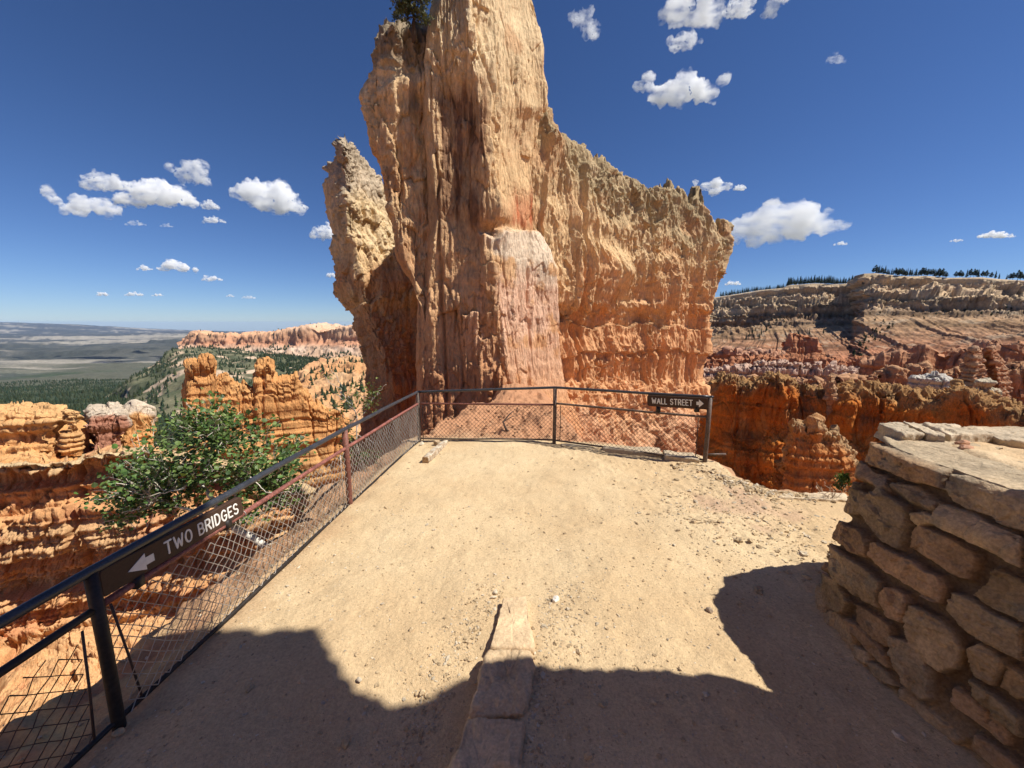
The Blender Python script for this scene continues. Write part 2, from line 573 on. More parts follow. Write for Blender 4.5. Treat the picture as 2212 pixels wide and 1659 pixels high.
def build_tower():
    t = empty('rock_tower', 'tall tan sandstone tower behind the railing, its top cut by the photo edge', 'rock formation',
              loc=tuple(at(1060, 1000, 17)))
    # main column
    lv = []
    for py, L, Fx, Rx in [(-150, 985, 1020, 1085), (-90, 962, 1005, 1128), (0, 938, 1012, 1146), (60, 926, 1018, 1163), (120, 918, 1022, 1169),
                          (200, 914, 1036, 1173), (232, 914, 1040, 1172), (256, 916, 1044, 1159), (310, 922, 1048, 1153), (380, 926, 1062, 1145),
                          (450, 928, 1078, 1146), (500, 930, 1074, 1150), (520, 928, 1070, 1160), (545, 924, 1066, 1176), (580, 918, 1065, 1193), (640, 911, 1072, 1200), (720, 904, 1085, 1205),
                          (800, 900, 1097, 1212), (860, 898, 1107, 1226), (950, 890, 1120, 1272), (1100, 870, 1135, 1330)]:
        lv.append([(L - 3, py, 17.4), (L + 12, py, 16.90), ((L * .5 + Fx * .5), py, 16.91), (Fx - 3, py, 16.95), (Fx + 4, py, 17.05), ((Fx + Rx) / 2, py, 18.4), (Rx + 4, py, 20.1), (Rx + 1, py, 21.6), (L + 12, py, 20.9)])
    G = loft(lv, 680, 800, soft=3)
    G = close_top(G)
    d = bryce(G, 1.3, .17, .27, .04, .22, 11, .8, fz=.08, vs=3.2, streak=.17)
    rf = np.clip((project(G)[0] - np.interp(project(G)[1], [0, 230, 450, 600, 860], [1012, 1040, 1078, 1065, 1104])) / 14, 0, 1)
    d = d * (1 - .42 * rf)
    px, py, _ = project(G)
    # hollow of dark weathered flutes left of the ridge, overhanging chin, flat spalled faces on the right
    hol = np.exp(-((px - 995) / 36) ** 2) * sst(120, 230, py) * sst(600, 440, py)
    d = d + hol * .55 * (ridged(G * np.array([1, 1, .10]) / .55, 3, 17) - .45)
    d = d - .5 * hol
    edge = 505 + 10 * fbm(G / .8, 3, 14) - .12 * (px - 1050)
    edge = edge + 60 * np.clip((px - 1120) / 80, 0, 1) ** 2
    d = d + .30 * sst(0, 7, py - edge) * sst(640, 540, py) * sst(1034, 1046, px) - .25 * sst(-34, -2, py - edge) * sst(2, -2, py - edge) * sst(1030, 1046, px) * sst(1110, 1080, px)
    d = d + bump_at(G, 1168, 238, 19.2, .55, .42)
    flat = np.exp(-((px - 1118) / 26) ** 2 - ((py - 330) / 90) ** 2) + np.exp(-((px - 1130) / 40) ** 2 - ((py - 30) / 45) ** 2)
    d = d * (1 - .75 * np.clip(flat, 0, 1)) - .22 * np.clip(flat, 0, 1)
    Lp = np.interp(py, [0, 120, 310, 500, 700, 860, 1100], [938, 918, 922, 930, 905, 898, 870])
    d = d * (.30 + .70 * sst(-2, 20, px - Lp))
    G2, s = rocky(G, True, d)
    c, px, py, w, w2 = tower_colour(G2)
    st = fbm(G2 * np.array([1, 1, .12]) / .38, 4, 19)
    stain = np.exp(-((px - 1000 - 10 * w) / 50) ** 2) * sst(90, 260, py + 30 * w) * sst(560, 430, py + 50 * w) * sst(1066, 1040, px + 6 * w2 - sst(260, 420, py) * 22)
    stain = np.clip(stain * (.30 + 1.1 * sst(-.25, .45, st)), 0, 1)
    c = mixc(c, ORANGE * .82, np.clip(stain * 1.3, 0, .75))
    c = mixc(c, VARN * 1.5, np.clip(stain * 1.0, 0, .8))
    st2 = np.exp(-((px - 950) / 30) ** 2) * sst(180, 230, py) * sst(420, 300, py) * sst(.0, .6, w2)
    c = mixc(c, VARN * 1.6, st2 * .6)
    red = np.exp(-((px - 1132) / 34) ** 2 - ((py - 456) / 40) ** 2) * 1.1 * sst(3, -16, py - edge) * (.6 + .8 * sst(-.3, .5, w2))
    c = mixc(c, np.array([.44, .13, .055]), np.clip(red, 0, .9))
    fl = np.interp(py, [500, 545, 640, 720, 800, 860], [1040, 1058, 1066, 1080, 1095, 1105])
    pk = sst(-6, 14, px - fl + 8 * w2) * sst(-4, 10, py - edge) * sst(.0, .45, .5 + .7 * fbm(G2 / .7, 4, 23))
    pcol = ramp(py + 30 * w + 18 * w2 + .25 * (1150 - px), [(500, WHITE), (575, WHITE * .95), (630, PINK * 1.03), (710, PINK * .95), (800, mixc(PINK, ORANGE, np.array(.6))), (870, ORANGE), (1000, REDO)])
    c = mixc(c, pcol, pk * .9)
    c = mixc(c, PINK * .9, np.exp(-((px - 1040) / 40) ** 2) * sst(560, 640, py) * sst(800, 700, py) * sst(.0, .6, w2) * .5)
    top = sst(70, -40, py + 40 * w) * sst(1030, 990, px)
    c = mixc(c, GREYB * .8, top * .6)
    rock_obj('column', G2, M['rock'], c, True, s, t)

    # left shoulder with the crumbling grey cap
    lv = []
    for py, L in [(66, 816), (92, 800), (150, 795), (175, 788), (200, 780), (250, 786), (330, 800), (380, 815), (450, 835), (500, 850), (560, 862), (600, 882), (650, 900),
                  (720, 912), (800, 916), (900, 914), (1020, 900)]:
        lv.append([(L, py, 18.2), (L + 12, py, 16.95), (885 + (L - 816) * .25, py, 17.15), (962, py, 17.6), (975, py, 20.8), (L + 20, py, 20.8)])
    G = loft(lv, 460, 600, soft=4)
    G = close_top(G)
    d = bryce(G, 1.1, .13, .26, .05, .22, 21, .7, fz=.09, vs=3.2, streak=.15)
    px, py, _ = project(G)
    Ls = np.interp(py, [66, 200, 330, 450, 600, 720, 1020], [816, 780, 800, 835, 882, 912, 900])
    d = d * (1 - .75 * sst(480, 640, py) * sst(26, 4, px - Ls))
    crag = sst(215, 120, py)
    d = d + crag * (.42 * ridged(G * np.array([1, 1, .8]) / .7, 4, 77) - .35)
    ledge = sst(160, 185, py + (px - 860) * .35) * sst(235, 195, py + (px - 860) * .35)
    d = d + .16 * ledge - .22 * sst(330, 360, py) * sst(450, 400, py) * sst(880, 840, px)
    G2, s = rocky(G, True, d)
    G2[..., 2] += sst(115, 60, project(G)[1]) * (.55 * np.abs(fbm(G / .5, 3, 81)) - .1)
    c, px, py, w, w2 = tower_colour(G2, 5)
    c = mixc(c, GREYB * .55, np.clip(sst(165, 95, py + 30 * w + 30 * w2), 0, 1) * .85)
    c = mixc(c, GREYB * .6, np.exp(-((px - 890) / 40) ** 2 - ((py - 225) / 35) ** 2) * sst(-.3, .5, w2) * .8)
    c = mixc(c, ORANGE * .75, np.exp(-((px - 850) / 30) ** 2 - ((py - 385) / 40) ** 2) * .8)
    c = mixc(c, ORANGE * .8, np.exp(-((px - 872) / 22) ** 2 - ((py - 560) / 60) ** 2) * .8)
    rock_obj('shoulder', G2, M['rock'], c, True, s, t)

    return t


def build_fin():
    ridge = [(1050, 190), (1120, 205), (1150, 228), (1166, 240), (1185, 262), (1206, 285), (1230, 306), (1262, 336), (1282, 345), (1300, 360), (1325, 378), (1345, 386), (1370, 390), (1392, 404), (1404, 408),
             (1440, 402), (1452, 402), (1462, 418), (1476, 426), (1484, 440), (1500, 434), (1512, 432), (1525, 446), (1538, 468), (1548, 488), (1560, 487), (1571, 485), (1577, 500)]

    def Yb(px):
        return 20.9 + ((px - 1150) / 425.0 * 9.8 if px > 1150 else (1150 - px) * .024)

    def row(pts, dy, turn=True):
        r = [(x - 10 * max(0, (x - 1300) / 270), y, Yb(x) + dy) for x, y in pts]
        if turn:
            x, y = pts[-1]
            r += [(x - 12, y, Yb(x) + dy + 2.2), (x - 60, y, Yb(x) + dy + 6.5)]
        return r
    top = [(x, y) for x, y in ridge]

    def low(y0, y1, xr, n=9, x0=1050):
        return [(x0 + (xr - x0) * k / (n - 1), y0 + (y1 - y0) * k / (n - 1)) for k in range(n)]

    def shift(a, b, xr):
        """ridge line lowered: a at the left, b at the right end."""
        o = []
        for x, y in ridge:
            k = (x - 1050) / (1577 - 1050)
            o.append((1050 + k * (xr - 1050), y + a * (1 - k) + b * k))
        return o
    rows = [row(low(900, 900, 1500), 8, True), row(shift(30, 30, 1560), 3.2, True), row(shift(8, 6, 1575), 1.2), row(top, .3), row(shift(14, 10, 1578), -.1), row(shift(70, 40, 1576), -.55),
            row(shift(170, 85, 1570), -.9), row(low(545, 600, 1563), -1.1), row(low(600, 628, 1556), -1.3), row(low(650, 660, 1545), -1.2), row(low(672, 690, 1530), -.3), row(low(712, 725, 1521), -.2),
            row(low(770, 775, 1517), -.5), row(low(815, 820, 1516), -.6), row(low(838, 842, 1526), -1.1), row(low(872, 872, 1528), -1.3), row(low(905, 905, 1518), -2.2), row(low(960, 965, 1505), -4.0), row(low(1060, 1070, 1480), -7.0)]
    G = sheet(rows, 820, 860, smooth=3)
    px, py, _ = project(G)
    d = bryce(G, 1.35, .34, .30, .08, .24, 41, 1.0, fz=.09, vs=2.8, streak=.15)
    lowz = sst(650, 700, py)
    d = d + lowz * sst(930, 860, py) * (.16 * np.sign(vn(V3(0 * px, 0 * px, G[..., 2] / .9 + .55 * fbm(G / 2.2, 4, 44)), 45)) + .34 * (ridged(G * np.array([1, 1, .12]) / .75, 3, 46) - .5))
    # big vertical gullies, the cave, rough pinnacled crest
    d = d - .4 * np.exp(-(vn(G * np.array([.42, .42, .03]), 48) / .06) ** 2) * sst(900, 780, py)
    d = d + .35 * sst(560, 640, py) * sst(692, 655, py + 30 * fbm(G / 1.8, 4, 49)) * sst(1200, 1260, px)
    d = d - bump_at(G, 1335, 590, Yb(1335) - 1, 1.1, 1.0) - bump_at(G, 1310, 640, Yb(1310) - 1, .8, .5) + bump_at(G, 1352, 560, Yb(1350) - 1, .9, .35)
    d = d - bump_at(G, 1440, 640, Yb(1440) - 1, 1.2, .6) - bump_at(G, 1225, 640, Yb(1225) - 1, .7, .5) + bump_at(G, 1250, 720, Yb(1250) - .5, 1.0, .6)
    crest = np.interp(px, [p[0] for p in ridge], [p[1] for p in ridge])
    near = sst(95, 8, py - crest)
    d = d * (.45 + .55 * sst(0, 46, py - crest))
    d = d + near * (.34 * ridged(G * np.array([1, 1, .5]) / .6, 4, 52) - .22)
    skirt = sst(880, 960, py)
    d = d + skirt * .5 * (ridged(V3(G[..., 0] * .9 + G[..., 2] * .8, G[..., 1] * .25, G[..., 2] * .2), 3, 55) - .5)
    G2, s = rocky(G, False, d)
    wc = worley(V3(G[..., 0], G[..., 1], 0 * px) / .62 + .2 * fbm(G / .5, 2, 57)[..., None], 58)[1]
    wc = .5 * wc + .5 * worley(V3(G[..., 0], G[..., 1], 0 * px) / 1.5, 59)[1]
    G2[..., 2] += sst(20, 0, np.abs(py - crest)) * ((.24 + .42 * sst(1360, 1420, px)) * wc * (.5 + sst(-.3, .3, fbm(G / 3, 2, 60))) + .12 * fbm(G / .3, 3, 61))
    w = fbm(G2 / 2.5, 4, 61)
    w2 = fbm(G2 * np.array([1, 1, .3]) / .8, 4, 63)
    t = py + 60 * w + 34 * w2
    OLV = np.array([.42, .315, .18])
    up = ramp(py - crest + 30 * w + 25 * w2, [(0, OLV * .9), (45, OLV), (110, mixc(OLV, TAN, np.array(.6))), (170, TAN)])
    c = ramp(t, [(420, TAN), (560, TAN * 1.03), (640, mixc(TAN, ORANGE, np.array(.55))), (700, ORANGE * 1.1), (760, ORANGE * 1.08), (850, ORANGE * 1.15), (930, mixc(ORANGE, PINK, np.array(.35))), (1050, REDO)])
    c = mixc(up, c, sst(60, 210, py - crest))
    c = mixc(c, ORANGE, sst(.2, .7, fbm(G2 / 1.8, 4, 66)) * .45)
    c = mixc(c, CREAM, sst(.25, .7, fbm(G2 * np.array([1, 1, .2]) / .8, 4, 67)) * .4 * sst(660, 560, py))
    c = mixc(c, OLV * .7, sst(.3, .8, fbm(G2 / 1.2, 4, 68)) * .35 * sst(560, 440, py))
    o = rock_obj('rock_fin', G2, M['rock'], c, False, s)
    return tag(o, 'long tan and orange rock wall with crumbling crest running right from the tall tower', 'rock formation')


def build_spire():
    lv = []
    for py, L, Fx, Rx in [(316, 739, 745, 752), (340, 730, 746, 768), (370, 719, 748, 800), (402, 708, 752, 812), (440, 710, 752, 826), (500, 722, 757, 846), (550, 728, 766, 866), (590, 729, 772, 888),
                          (630, 731, 778, 893), (652, 746, 786, 895), (682, 765, 798, 898), (720, 777, 808, 901), (760, 789, 826, 905), (800, 797, 838, 908), (850, 800, 848, 915), (930, 785, 850, 940), (1060, 750, 850, 980)]:
        lv.append([(L - 3, py, 25.2), (Fx - 6, py, 24.0), (Fx + 6, py, 24.0), ((Fx + Rx) / 2, py, 25.0), (Rx + 9, py, 26.8), (Rx + 8, py, 30), (L + 2, py, 30)])
    G = loft(lv, 420, 600, soft=3)
    G = close_top(G)
    px, py, _ = project(G)
    d = bryce(G, 1.2, .18, .34, .05, .14, 71, .9, fz=.2)
    d = d + sst(420, 340, py) * (.5 * ridged(G / .6, 3, 74) - .35) + .12 * np.exp(-((py - 612) / 35) ** 2) - .15 * np.exp(-((py - 668) / 22) ** 2)
    d = d + sst(660, 720, py) * .25 * (ridged(G * np.array([1, 1, .15]) / .7, 3, 76) - .5)
    G2, s = rocky(G, True, d)
    w = fbm(G2 / 1.8, 4, 81)
    w2 = fbm(G2 / .6, 4, 82)
    c = ramp(py + 30 * w + 12 * w2, [(320, GREYB * 1.05), (390, GREYB * 1.25), (450, CREAM * .92), (520, CREAM * .98), (570, TAN), (610, mixc(TAN, ORANGE, np.array(.7))), (650, TAN), (700, mixc(TAN, ORANGE, np.array(.7))), (780, ORANGE), (900, REDO)])
    o = rock_obj('rock_spire', G2, M['rock'], c, True, s)
    return tag(o, 'leaning pale rock spire with pointed crumbling tip left of the tall tower', 'rock formation')


build_tower()
build_fin()
build_spire()


# ------------------------------------------------------------------ trail ground
def sd_poly(X, Y, poly):
    """Signed distance to a polygon, negative inside (2-D)."""
    P = np.asarray(poly, float)
    d = np.full(X.shape, 1e18)
    ins = np.zeros(X.shape, bool)
    n = len(P)
    for i in range(n):
        a, b = P[i], P[(i + 1) % n]
        e = b - a
        wx, wy = X - a[0], Y - a[1]
        t = np.clip((wx * e[0] + wy * e[1]) / (e @ e + 1e-12), 0, 1)
        d = np.minimum(d, (wx - e[0] * t) ** 2 + (wy - e[1] * t) ** 2)
        c = (a[1] <= Y) != (b[1] <= Y)
        with np.errstate(divide='ignore', invalid='ignore'):
            xi = a[0] + (Y - a[1]) * e[0] / (e[1] if e[1] != 0 else 1e-12)
        ins ^= c & (X < xi)
    return np.sqrt(d) * np.where(ins, -1, 1)


PLAT = [(-2.45, -9), (-2.42, 1.9), (-2.2, 4.7), (-1.99, 7.55), (-.6, 7.62), (.83, 7.45), (2.2, 7.0), (3.2, 6.5), (3.36, 6.15), (3.30, 5.65), (3.40, 5.33), (3.55, 5.12),
        (3.9, 5.05), (4.5, 4.95), (5.2, 4.2), (9, 4.0), (9, -9)]


def lerp_s(y, y0, y1, a, b):
    return a + (b - a) * np.clip((y - y0) / (y1 - y0), 0, 1)


CURB_L = [(-.06, 2.9), (-.17, 2.39), (-.26, 1.92), (-.34, 1.5), (-.6, 0), (-.6, -9)]


def zground(X, Y):
    q = V3(X, Y, 0 * X)
    d = sd_poly(X, Y, PLAT) + .10 * fbm(q * 1.4, 4, 201) * sst(4.5, 5.5, Y + .4 * X)
    # fall to the left of the railing
    w = lerp_s(Y, 2.6, 4.6, 2.6, .7)
    s = lerp_s(Y, 1.7, 4.4, .16, 5.0)
    d0 = .72
    z1 = .42 * np.minimum(d, d0)
    z2 = np.minimum(np.maximum(d - d0, 0) * 2.4, s)
    d2 = np.maximum(d - d0 - s / 2.4, 0)
    z3 = .36 * np.minimum(d2, w) + 2.0 * np.maximum(d2 - w, 0)
    fl = z1 + z2 + z3
    fr = .35 * np.minimum(d, .2) + 2.8 * np.maximum(d - .2, 0)
    left = sst(-1.2, -2.2, X) * sst(8.6, 7.2, Y)
    f = np.where(d > 0, fl * left + fr * (1 - left), 0)
    z = -f
    # saddle that runs from the end of the trail to the foot of the tower
    t = np.clip((Y - 7.6) / 7.6, 0, 1)
    xc = -2.0 + 1.6 * t
    zc = .02 - .40 * t
    dx = X - xc
    wr = 3.6 - 2.0 * t
    zm = zc - np.where(dx < 0, 1.55 * -dx, .10 * np.minimum(dx, wr) + 1.3 * np.maximum(dx - wr, 0))
    zm = np.where((Y > 7.3) & (Y < 18), zm, -50)
    z = np.where(d > 0, np.maximum(z, zm), z)
    # lower ground left of the stone kerb
    cx = np.interp(Y, [p[1] for p in CURB_L][::-1], [p[0] for p in CURB_L][::-1])
    z = z - .15 * sst(2.75, 1.9, Y) * sst(.06, -.02, X - cx) * sst(-1.6, -.25, X - cx) * (d < 0)
    z = z + .024 * np.exp(-((X - cx - .42) / .15) ** 2) * sst(2.9, 2.4, Y)
    # rubble bank at the right
    z = z + np.where(d < 0, .03 * fbm(q * .9, 3, 210) + .009 * fbm(q * 4.5, 4, 211, .6), 0) * 1.0
    z = z + .05 * np.exp(-((X - 2.3) / .9) ** 2 - ((Y - 4.1) / .8) ** 2)
    out = sst(0, .5, d)
    z = z + out * (.20 * fbm(q * 1.1, 5, 220) + .07 * fbm(q * 5, 4, 223) + .10 * (ridged(V3(X * 1.6 - Y * .5, Y * .3, 0 * X), 3, 227) - .5) * (Y > 7.5))
    rough = sst(.1, .9, X - 1.6 + .5 * (Y - 4)) * (d < .1)
    z = z + rough * .02 * np.abs(fbm(q * 9, 3, 225))
    return np.maximum(z, -26 + 1.5 * fbm(q * .15, 3, 226)), d


def build_ground():
    xs = np.concatenate([np.arange(-22, -5.6, .25), np.arange(-5.6, -2.6, .04), np.arange(-2.6, 4.0, .021), np.arange(4.0, 14, .16)])
    ys = np.concatenate([np.arange(-9, .9, .2), np.arange(.9, 4.0, .018), np.arange(4.0, 8.4, .030), np.arange(8.4, 26, .12)])
    X, Y = np.meshgrid(xs, ys)
    Z, d = zground(X, Y)
    fine = (d < .05) & (Y > .8)
    q = V3(X, Y, 0 * X)
    Z = Z + np.where(fine, .0042 * fbm(q * 20, 4, 230, .65) + .012 * np.clip(vn(q * 15, 231) - .45, 0, 1) - .010 * np.clip(vn(q * 11, 233) - .5, 0, 1), 0)
    G = V3(X, Y, Z)
    w = fbm(q * .8, 4, 240)
    w2 = fbm(q * 3.5, 4, 241)
    sand = mixc(np.array([.59, .445, .265]), np.array([.53, .38, .215]), np.clip(.5 + .6 * w + .3 * w2, 0, 1))
    # the strip along the railing and the rubble corner is browner
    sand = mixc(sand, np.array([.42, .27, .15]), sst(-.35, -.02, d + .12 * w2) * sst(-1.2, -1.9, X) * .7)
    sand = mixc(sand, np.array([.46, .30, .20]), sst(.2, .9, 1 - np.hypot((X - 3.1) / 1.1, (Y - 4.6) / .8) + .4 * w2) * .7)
    soil = mixc(np.array([.40, .225, .125]), np.array([.46, .28, .16]), np.clip(.5 + .7 * w2, 0, 1))
    pinky = np.array([.56, .33, .22])
    soil = mixc(soil, pinky, sst(3.6, 2.4, Y) * sst(-3.3, -4.0, X))
    straw = np.array([.50, .38, .19])
    soil = mixc(soil, straw, sst(3.2, 2.2, Y) * sst(-3.6, -3.0, X) * np.clip(.4 + .8 * w2, 0, 1))
    soil = mixc(soil, np.array([.42, .215, .115]), sst(7.6, 9, Y))
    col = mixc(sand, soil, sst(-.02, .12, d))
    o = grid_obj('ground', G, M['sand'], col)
    tag(o, 'pale sandy trail end with slopes falling away beyond its railing', None, None, 'structure')
    return o


build_ground()


# ------------------------------------------------------------------ loose stones and gravel
ICO = None


def ico():
    global ICO
    if ICO is None:
        t = (1 + 5 ** .5) / 2
        v = np.array([[-1, t, 0], [1, t, 0], [-1, -t, 0], [1, -t, 0], [0, -1, t], [0, 1, t], [0, -1, -t], [0, 1, -t], [t, 0, -1], [t, 0, 1], [-t, 0, -1], [-t, 0, 1]], float)
        v /= np.linalg.norm(v, axis=1, keepdims=True)
        f = np.array([[0, 11, 5], [0, 5, 1], [0, 1, 7], [0, 7, 10], [0, 10, 11], [1, 5, 9], [5, 11, 4], [11, 10, 2], [10, 7, 6], [7, 1, 8], [3, 9, 4], [3, 4, 2], [3, 2, 6], [3, 6, 8], [3, 8, 9], [4, 9, 5], [2, 4, 11], [6, 2, 10], [8, 6, 7], [9, 8, 1]])
        ICO = (v, f)
    return ICO


def subdiv(v, f):
    v = list(map(tuple, v))
    mid = {}

    def mp(a, b):
        k = (min(a, b), max(a, b))
        if k not in mid:
            m = (np.array(v[a]) + np.array(v[b])) / 2
            v.append(tuple(m / np.linalg.norm(m)))
            mid[k] = len(v) - 1
        return mid[k]
    nf = []
    for a, b, c in f:
        ab, bc, ca = mp(a, b), mp(b, c), mp(c, a)
        nf += [[a, ab, ca], [b, bc, ab], [c, ca, bc], [ab, bc, ca]]
    return np.array(v), np.array(nf)


I1 = subdiv(*ico())
I2 = subdiv(*I1)
I3 = subdiv(*I2)


def rot_z(a):
    c, s = math.cos(a), math.sin(a)
    return np.array([[c, -s, 0], [s, c, 0], [0, 0, 1]])


def boulder(seed, size, lvl=None, rough=.28, chip=.25, corners=6):
    """Angular stone: a sphere cut by random planes, then roughened."""
    v, f = lvl or I3
    r = np.random.default_rng(seed)
    v = v.copy()
    for _ in range(corners):
        n = r.normal(size=3)
        n /= np.linalg.norm(n)
        h = r.uniform(.55, .85)
        k = v @ n
        ov = np.maximum(k - h, 0)
        v -= ov[:, None] * n * .92
    v *= 1 + rough * .4 * fbm(v * 1.7 + seed, 4, seed)[:, None]
    return v * np.asarray(size), f


def stone(name, label, px, py, size, seed, colr, rz=0., sink=.35, cat='stone', lvl=None, rough=.28, mat='stone', z=None, group=None, parent=None, zoff=0):
    g = gp(px, py, zoff)
    zz = float(zground(np.array([g[0]]), np.array([g[1]]))[0][0]) if z is None else z
    v, f = boulder(seed, size, lvl or I2, rough)
    v = v @ rot_z(rz).T
    v[:, 2] -= v[:, 2].min() * (1 - sink)
    v = v + np.array([g[0], g[1], zz])
    w = fbm(v * 14, 3, seed)
    c = np.asarray(colr) * (1 + .18 * w)[:, None]
    o = mesh_np(name, v, [f], M[mat], c, parent, smooth=False)
    if parent is None:
        tag(o, label, cat, group)
    return o


PALE = np.array([.60, .50, .36])
BUFF = np.array([.50, .37, .22])
for a in [
    ('loose_stone', 'small white stone casting a shadow right of the kerb tip', 1200, 1297, (.035, .030, .028), 3, np.array([.74, .68, .58])),
    ('loose_stone', 'upper of two pale stones just left of the kerb tip', 1069, 1281, (.028, .022, .018), 4, PALE),
    ('loose_stone', 'flat elongated pale stone lying against the left side of the kerb tip', 1066, 1292, (.034, .015, .012), 5, PALE * 1.05),
    ('loose_stone', 'lone buff pebble on bare sand well left of the kerb', 888, 1360, (.022, .018, .016), 6, BUFF),
    ('loose_stone', 'pale pebble just inside the sunlit edge above the dark shadow, far left of kerb', 776, 1458, (.022, .017, .017), 7, PALE),
    ('loose_stone', 'buff pebble at the shadow edge nearest the kerb left side', 911, 1471, (.022, .019, .02), 8, BUFF * 1.05),
    ('loose_stone', 'grey-brown stone half buried at the tip of the wall shadow', 1532, 1322, (.028, .022, .022), 9, np.array([.32, .24, .17])),
    ('loose_stone', 'buff stone in the shade at the foot of the near dark fence post', 255, 1581, (.030, .024, .022), 10, BUFF),
    ('loose_stone', 'large half buried stone in the shade below the tilted sign', 540, 1485, (.035, .022, .016), 11, BUFF * .8),
    ('loose_stone', 'rounded stone in the deep shade left of the kerb near the bottom', 745, 1575, (.024, .034, .024), 12, BUFF * .85),
    ('loose_stone', 'pale stone at the foot of the corner fence post', 911, 962, (.055, .05, .05), 13, PALE),
    ('loose_stone', 'dark flat stone on sand near the right end of the far fence', 1462, 1040, (.045, .03, .018), 14, BUFF * .6),
    ('loose_stone', 'flat grey stone on sand right of centre', 1400, 1115, (.03, .02, .012), 15, BUFF * .65),
    ('loose_stone', 'slab-like stone at the rubble edge nearest the wall shadow', 1742, 1250, (.05, .03, .014), 16, BUFF * .9),
]:
    stone(*a, rz=a[5] * 1.3)


def build_gravel():
    v0, f0 = I1
    allv, allf, allc = [], [], []
    r = np.random.default_rng(99)

    def scatter(n, fn, smin, smax, power=2.5):
        k = 0
        tries = 0
        while k < n and tries < n * 30:
            tries += 1
            p = fn()
            if p is None:
                continue
            x, y = p
            allv.append((x, y, smin * ((1 - r.random() * (1 - (smin / smax) ** power)) ** (-1 / power))))
            k += 1

    def area(x0, x1, y0, y1):
        return lambda: (r.uniform(x0, x1), r.uniform(y0, y1))
    scatter(1500, area(-2.3, 3.2, 1.3, 7.2), .004, .024)
    scatter(5200, area(-2.2, 2.4, 1.2, 4.6), .0028, .014)

    def kerb_side():
        y = r.uniform(1.4, 3.15)
        cx = np.interp(y, [1.4, 1.92, 2.39, 2.9, 3.2], [-.36, -.26, -.17, -.06, .03])
        side = r.random() < .5
        off = abs(r.normal(0, .16))
        if side:
            return (cx - .06 - off - .18 * max(0, 2.9 - y), y)
        return (cx + .32 + off * 1.6, y)
    scatter(1900, kerb_side, .004, .020)

    def rubble():
        x, y = r.normal(2.75, .55), r.normal(4.2, .75)
        if y < 2.9 or x > 4.4 or x < 1.2:
            return None
        return (x, y)
    scatter(1250, rubble, .006, .036, 2.2)

    def edge():
        t = r.random()
        x = np.interp(t, [0, .3, .6, 1], [3.1, 3.3, 3.6, 4.3]) - abs(r.normal(0, .25))
        y = np.interp(t, [0, .3, .6, 1], [6.2, 5.5, 5.1, 4.95]) - abs(r.normal(0, .12))
        return (x, y)
    scatter(700, edge, .008, .05, 2.0)
    scatter(500, lambda: (r.uniform(-2.4, -1.9), r.uniform(1.5, 7.4)), .004, .018)
    scatter(1200, lambda: (r.uniform(-4.4, -2.45), r.uniform(1.6, 8.0)), .005, .035, 2.0)
    scatter(1500, lambda: (r.uniform(-1.9, 2.2), r.uniform(7.7, 13)), .012, .06, 2.2)
    A = np.array(allv)
    z, d = zground(A[:, 0], A[:, 1])
    n = len(A)
    nv = len(v0)
    sc = A[:, 2][:, None] * np.stack([r.uniform(.8, 1.5, n), r.uniform(.6, 1.1, n), r.uniform(.35, .8, n)], 1)
    ang = r.uniform(0, 6.28, n)
    jit = 1 + .42 * r.uniform(-1, 1, (n, nv, 1))
    B = v0[None] * jit * sc[:, None]
    c, s = np.cos(ang)[:, None], np.sin(ang)[:, None]
    til = r.normal(0, .3, n)[:, None]
    x = B[..., 0] * c - B[..., 1] * s
    y = B[..., 0] * s + B[..., 1] * c
    zz = B[..., 2] + x * til * .5
    P = np.stack([x + A[:, 0:1], y + A[:, 1:2], zz + z[:, None] + .25 * sc[:, 2:3]], -1)
    F = f0[None] + (np.arange(n) * nv)[:, None, None]
    base = np.where(r.random((n, 1)) < .3, PALE * .92, BUFF * 1.0) * r.uniform(.6, 1.12, (n, 1))
    base = np.where((d > .05)[:, None] & (A[:, 1] > 7.5)[:, None], np.array([.40, .23, .13]) * r.uniform(.7, 1.3, (n, 1)), base)
    o = mesh_np('gravel', P.reshape(-1, 3), [F.reshape(-1, 3)], M['pebble'], np.repeat(base, nv, 0), smooth=False)
    tag(o, 'loose gravel scattered over the sandy trail and its rubbly right edge', 'gravel', None, 'stuff')


build_gravel()


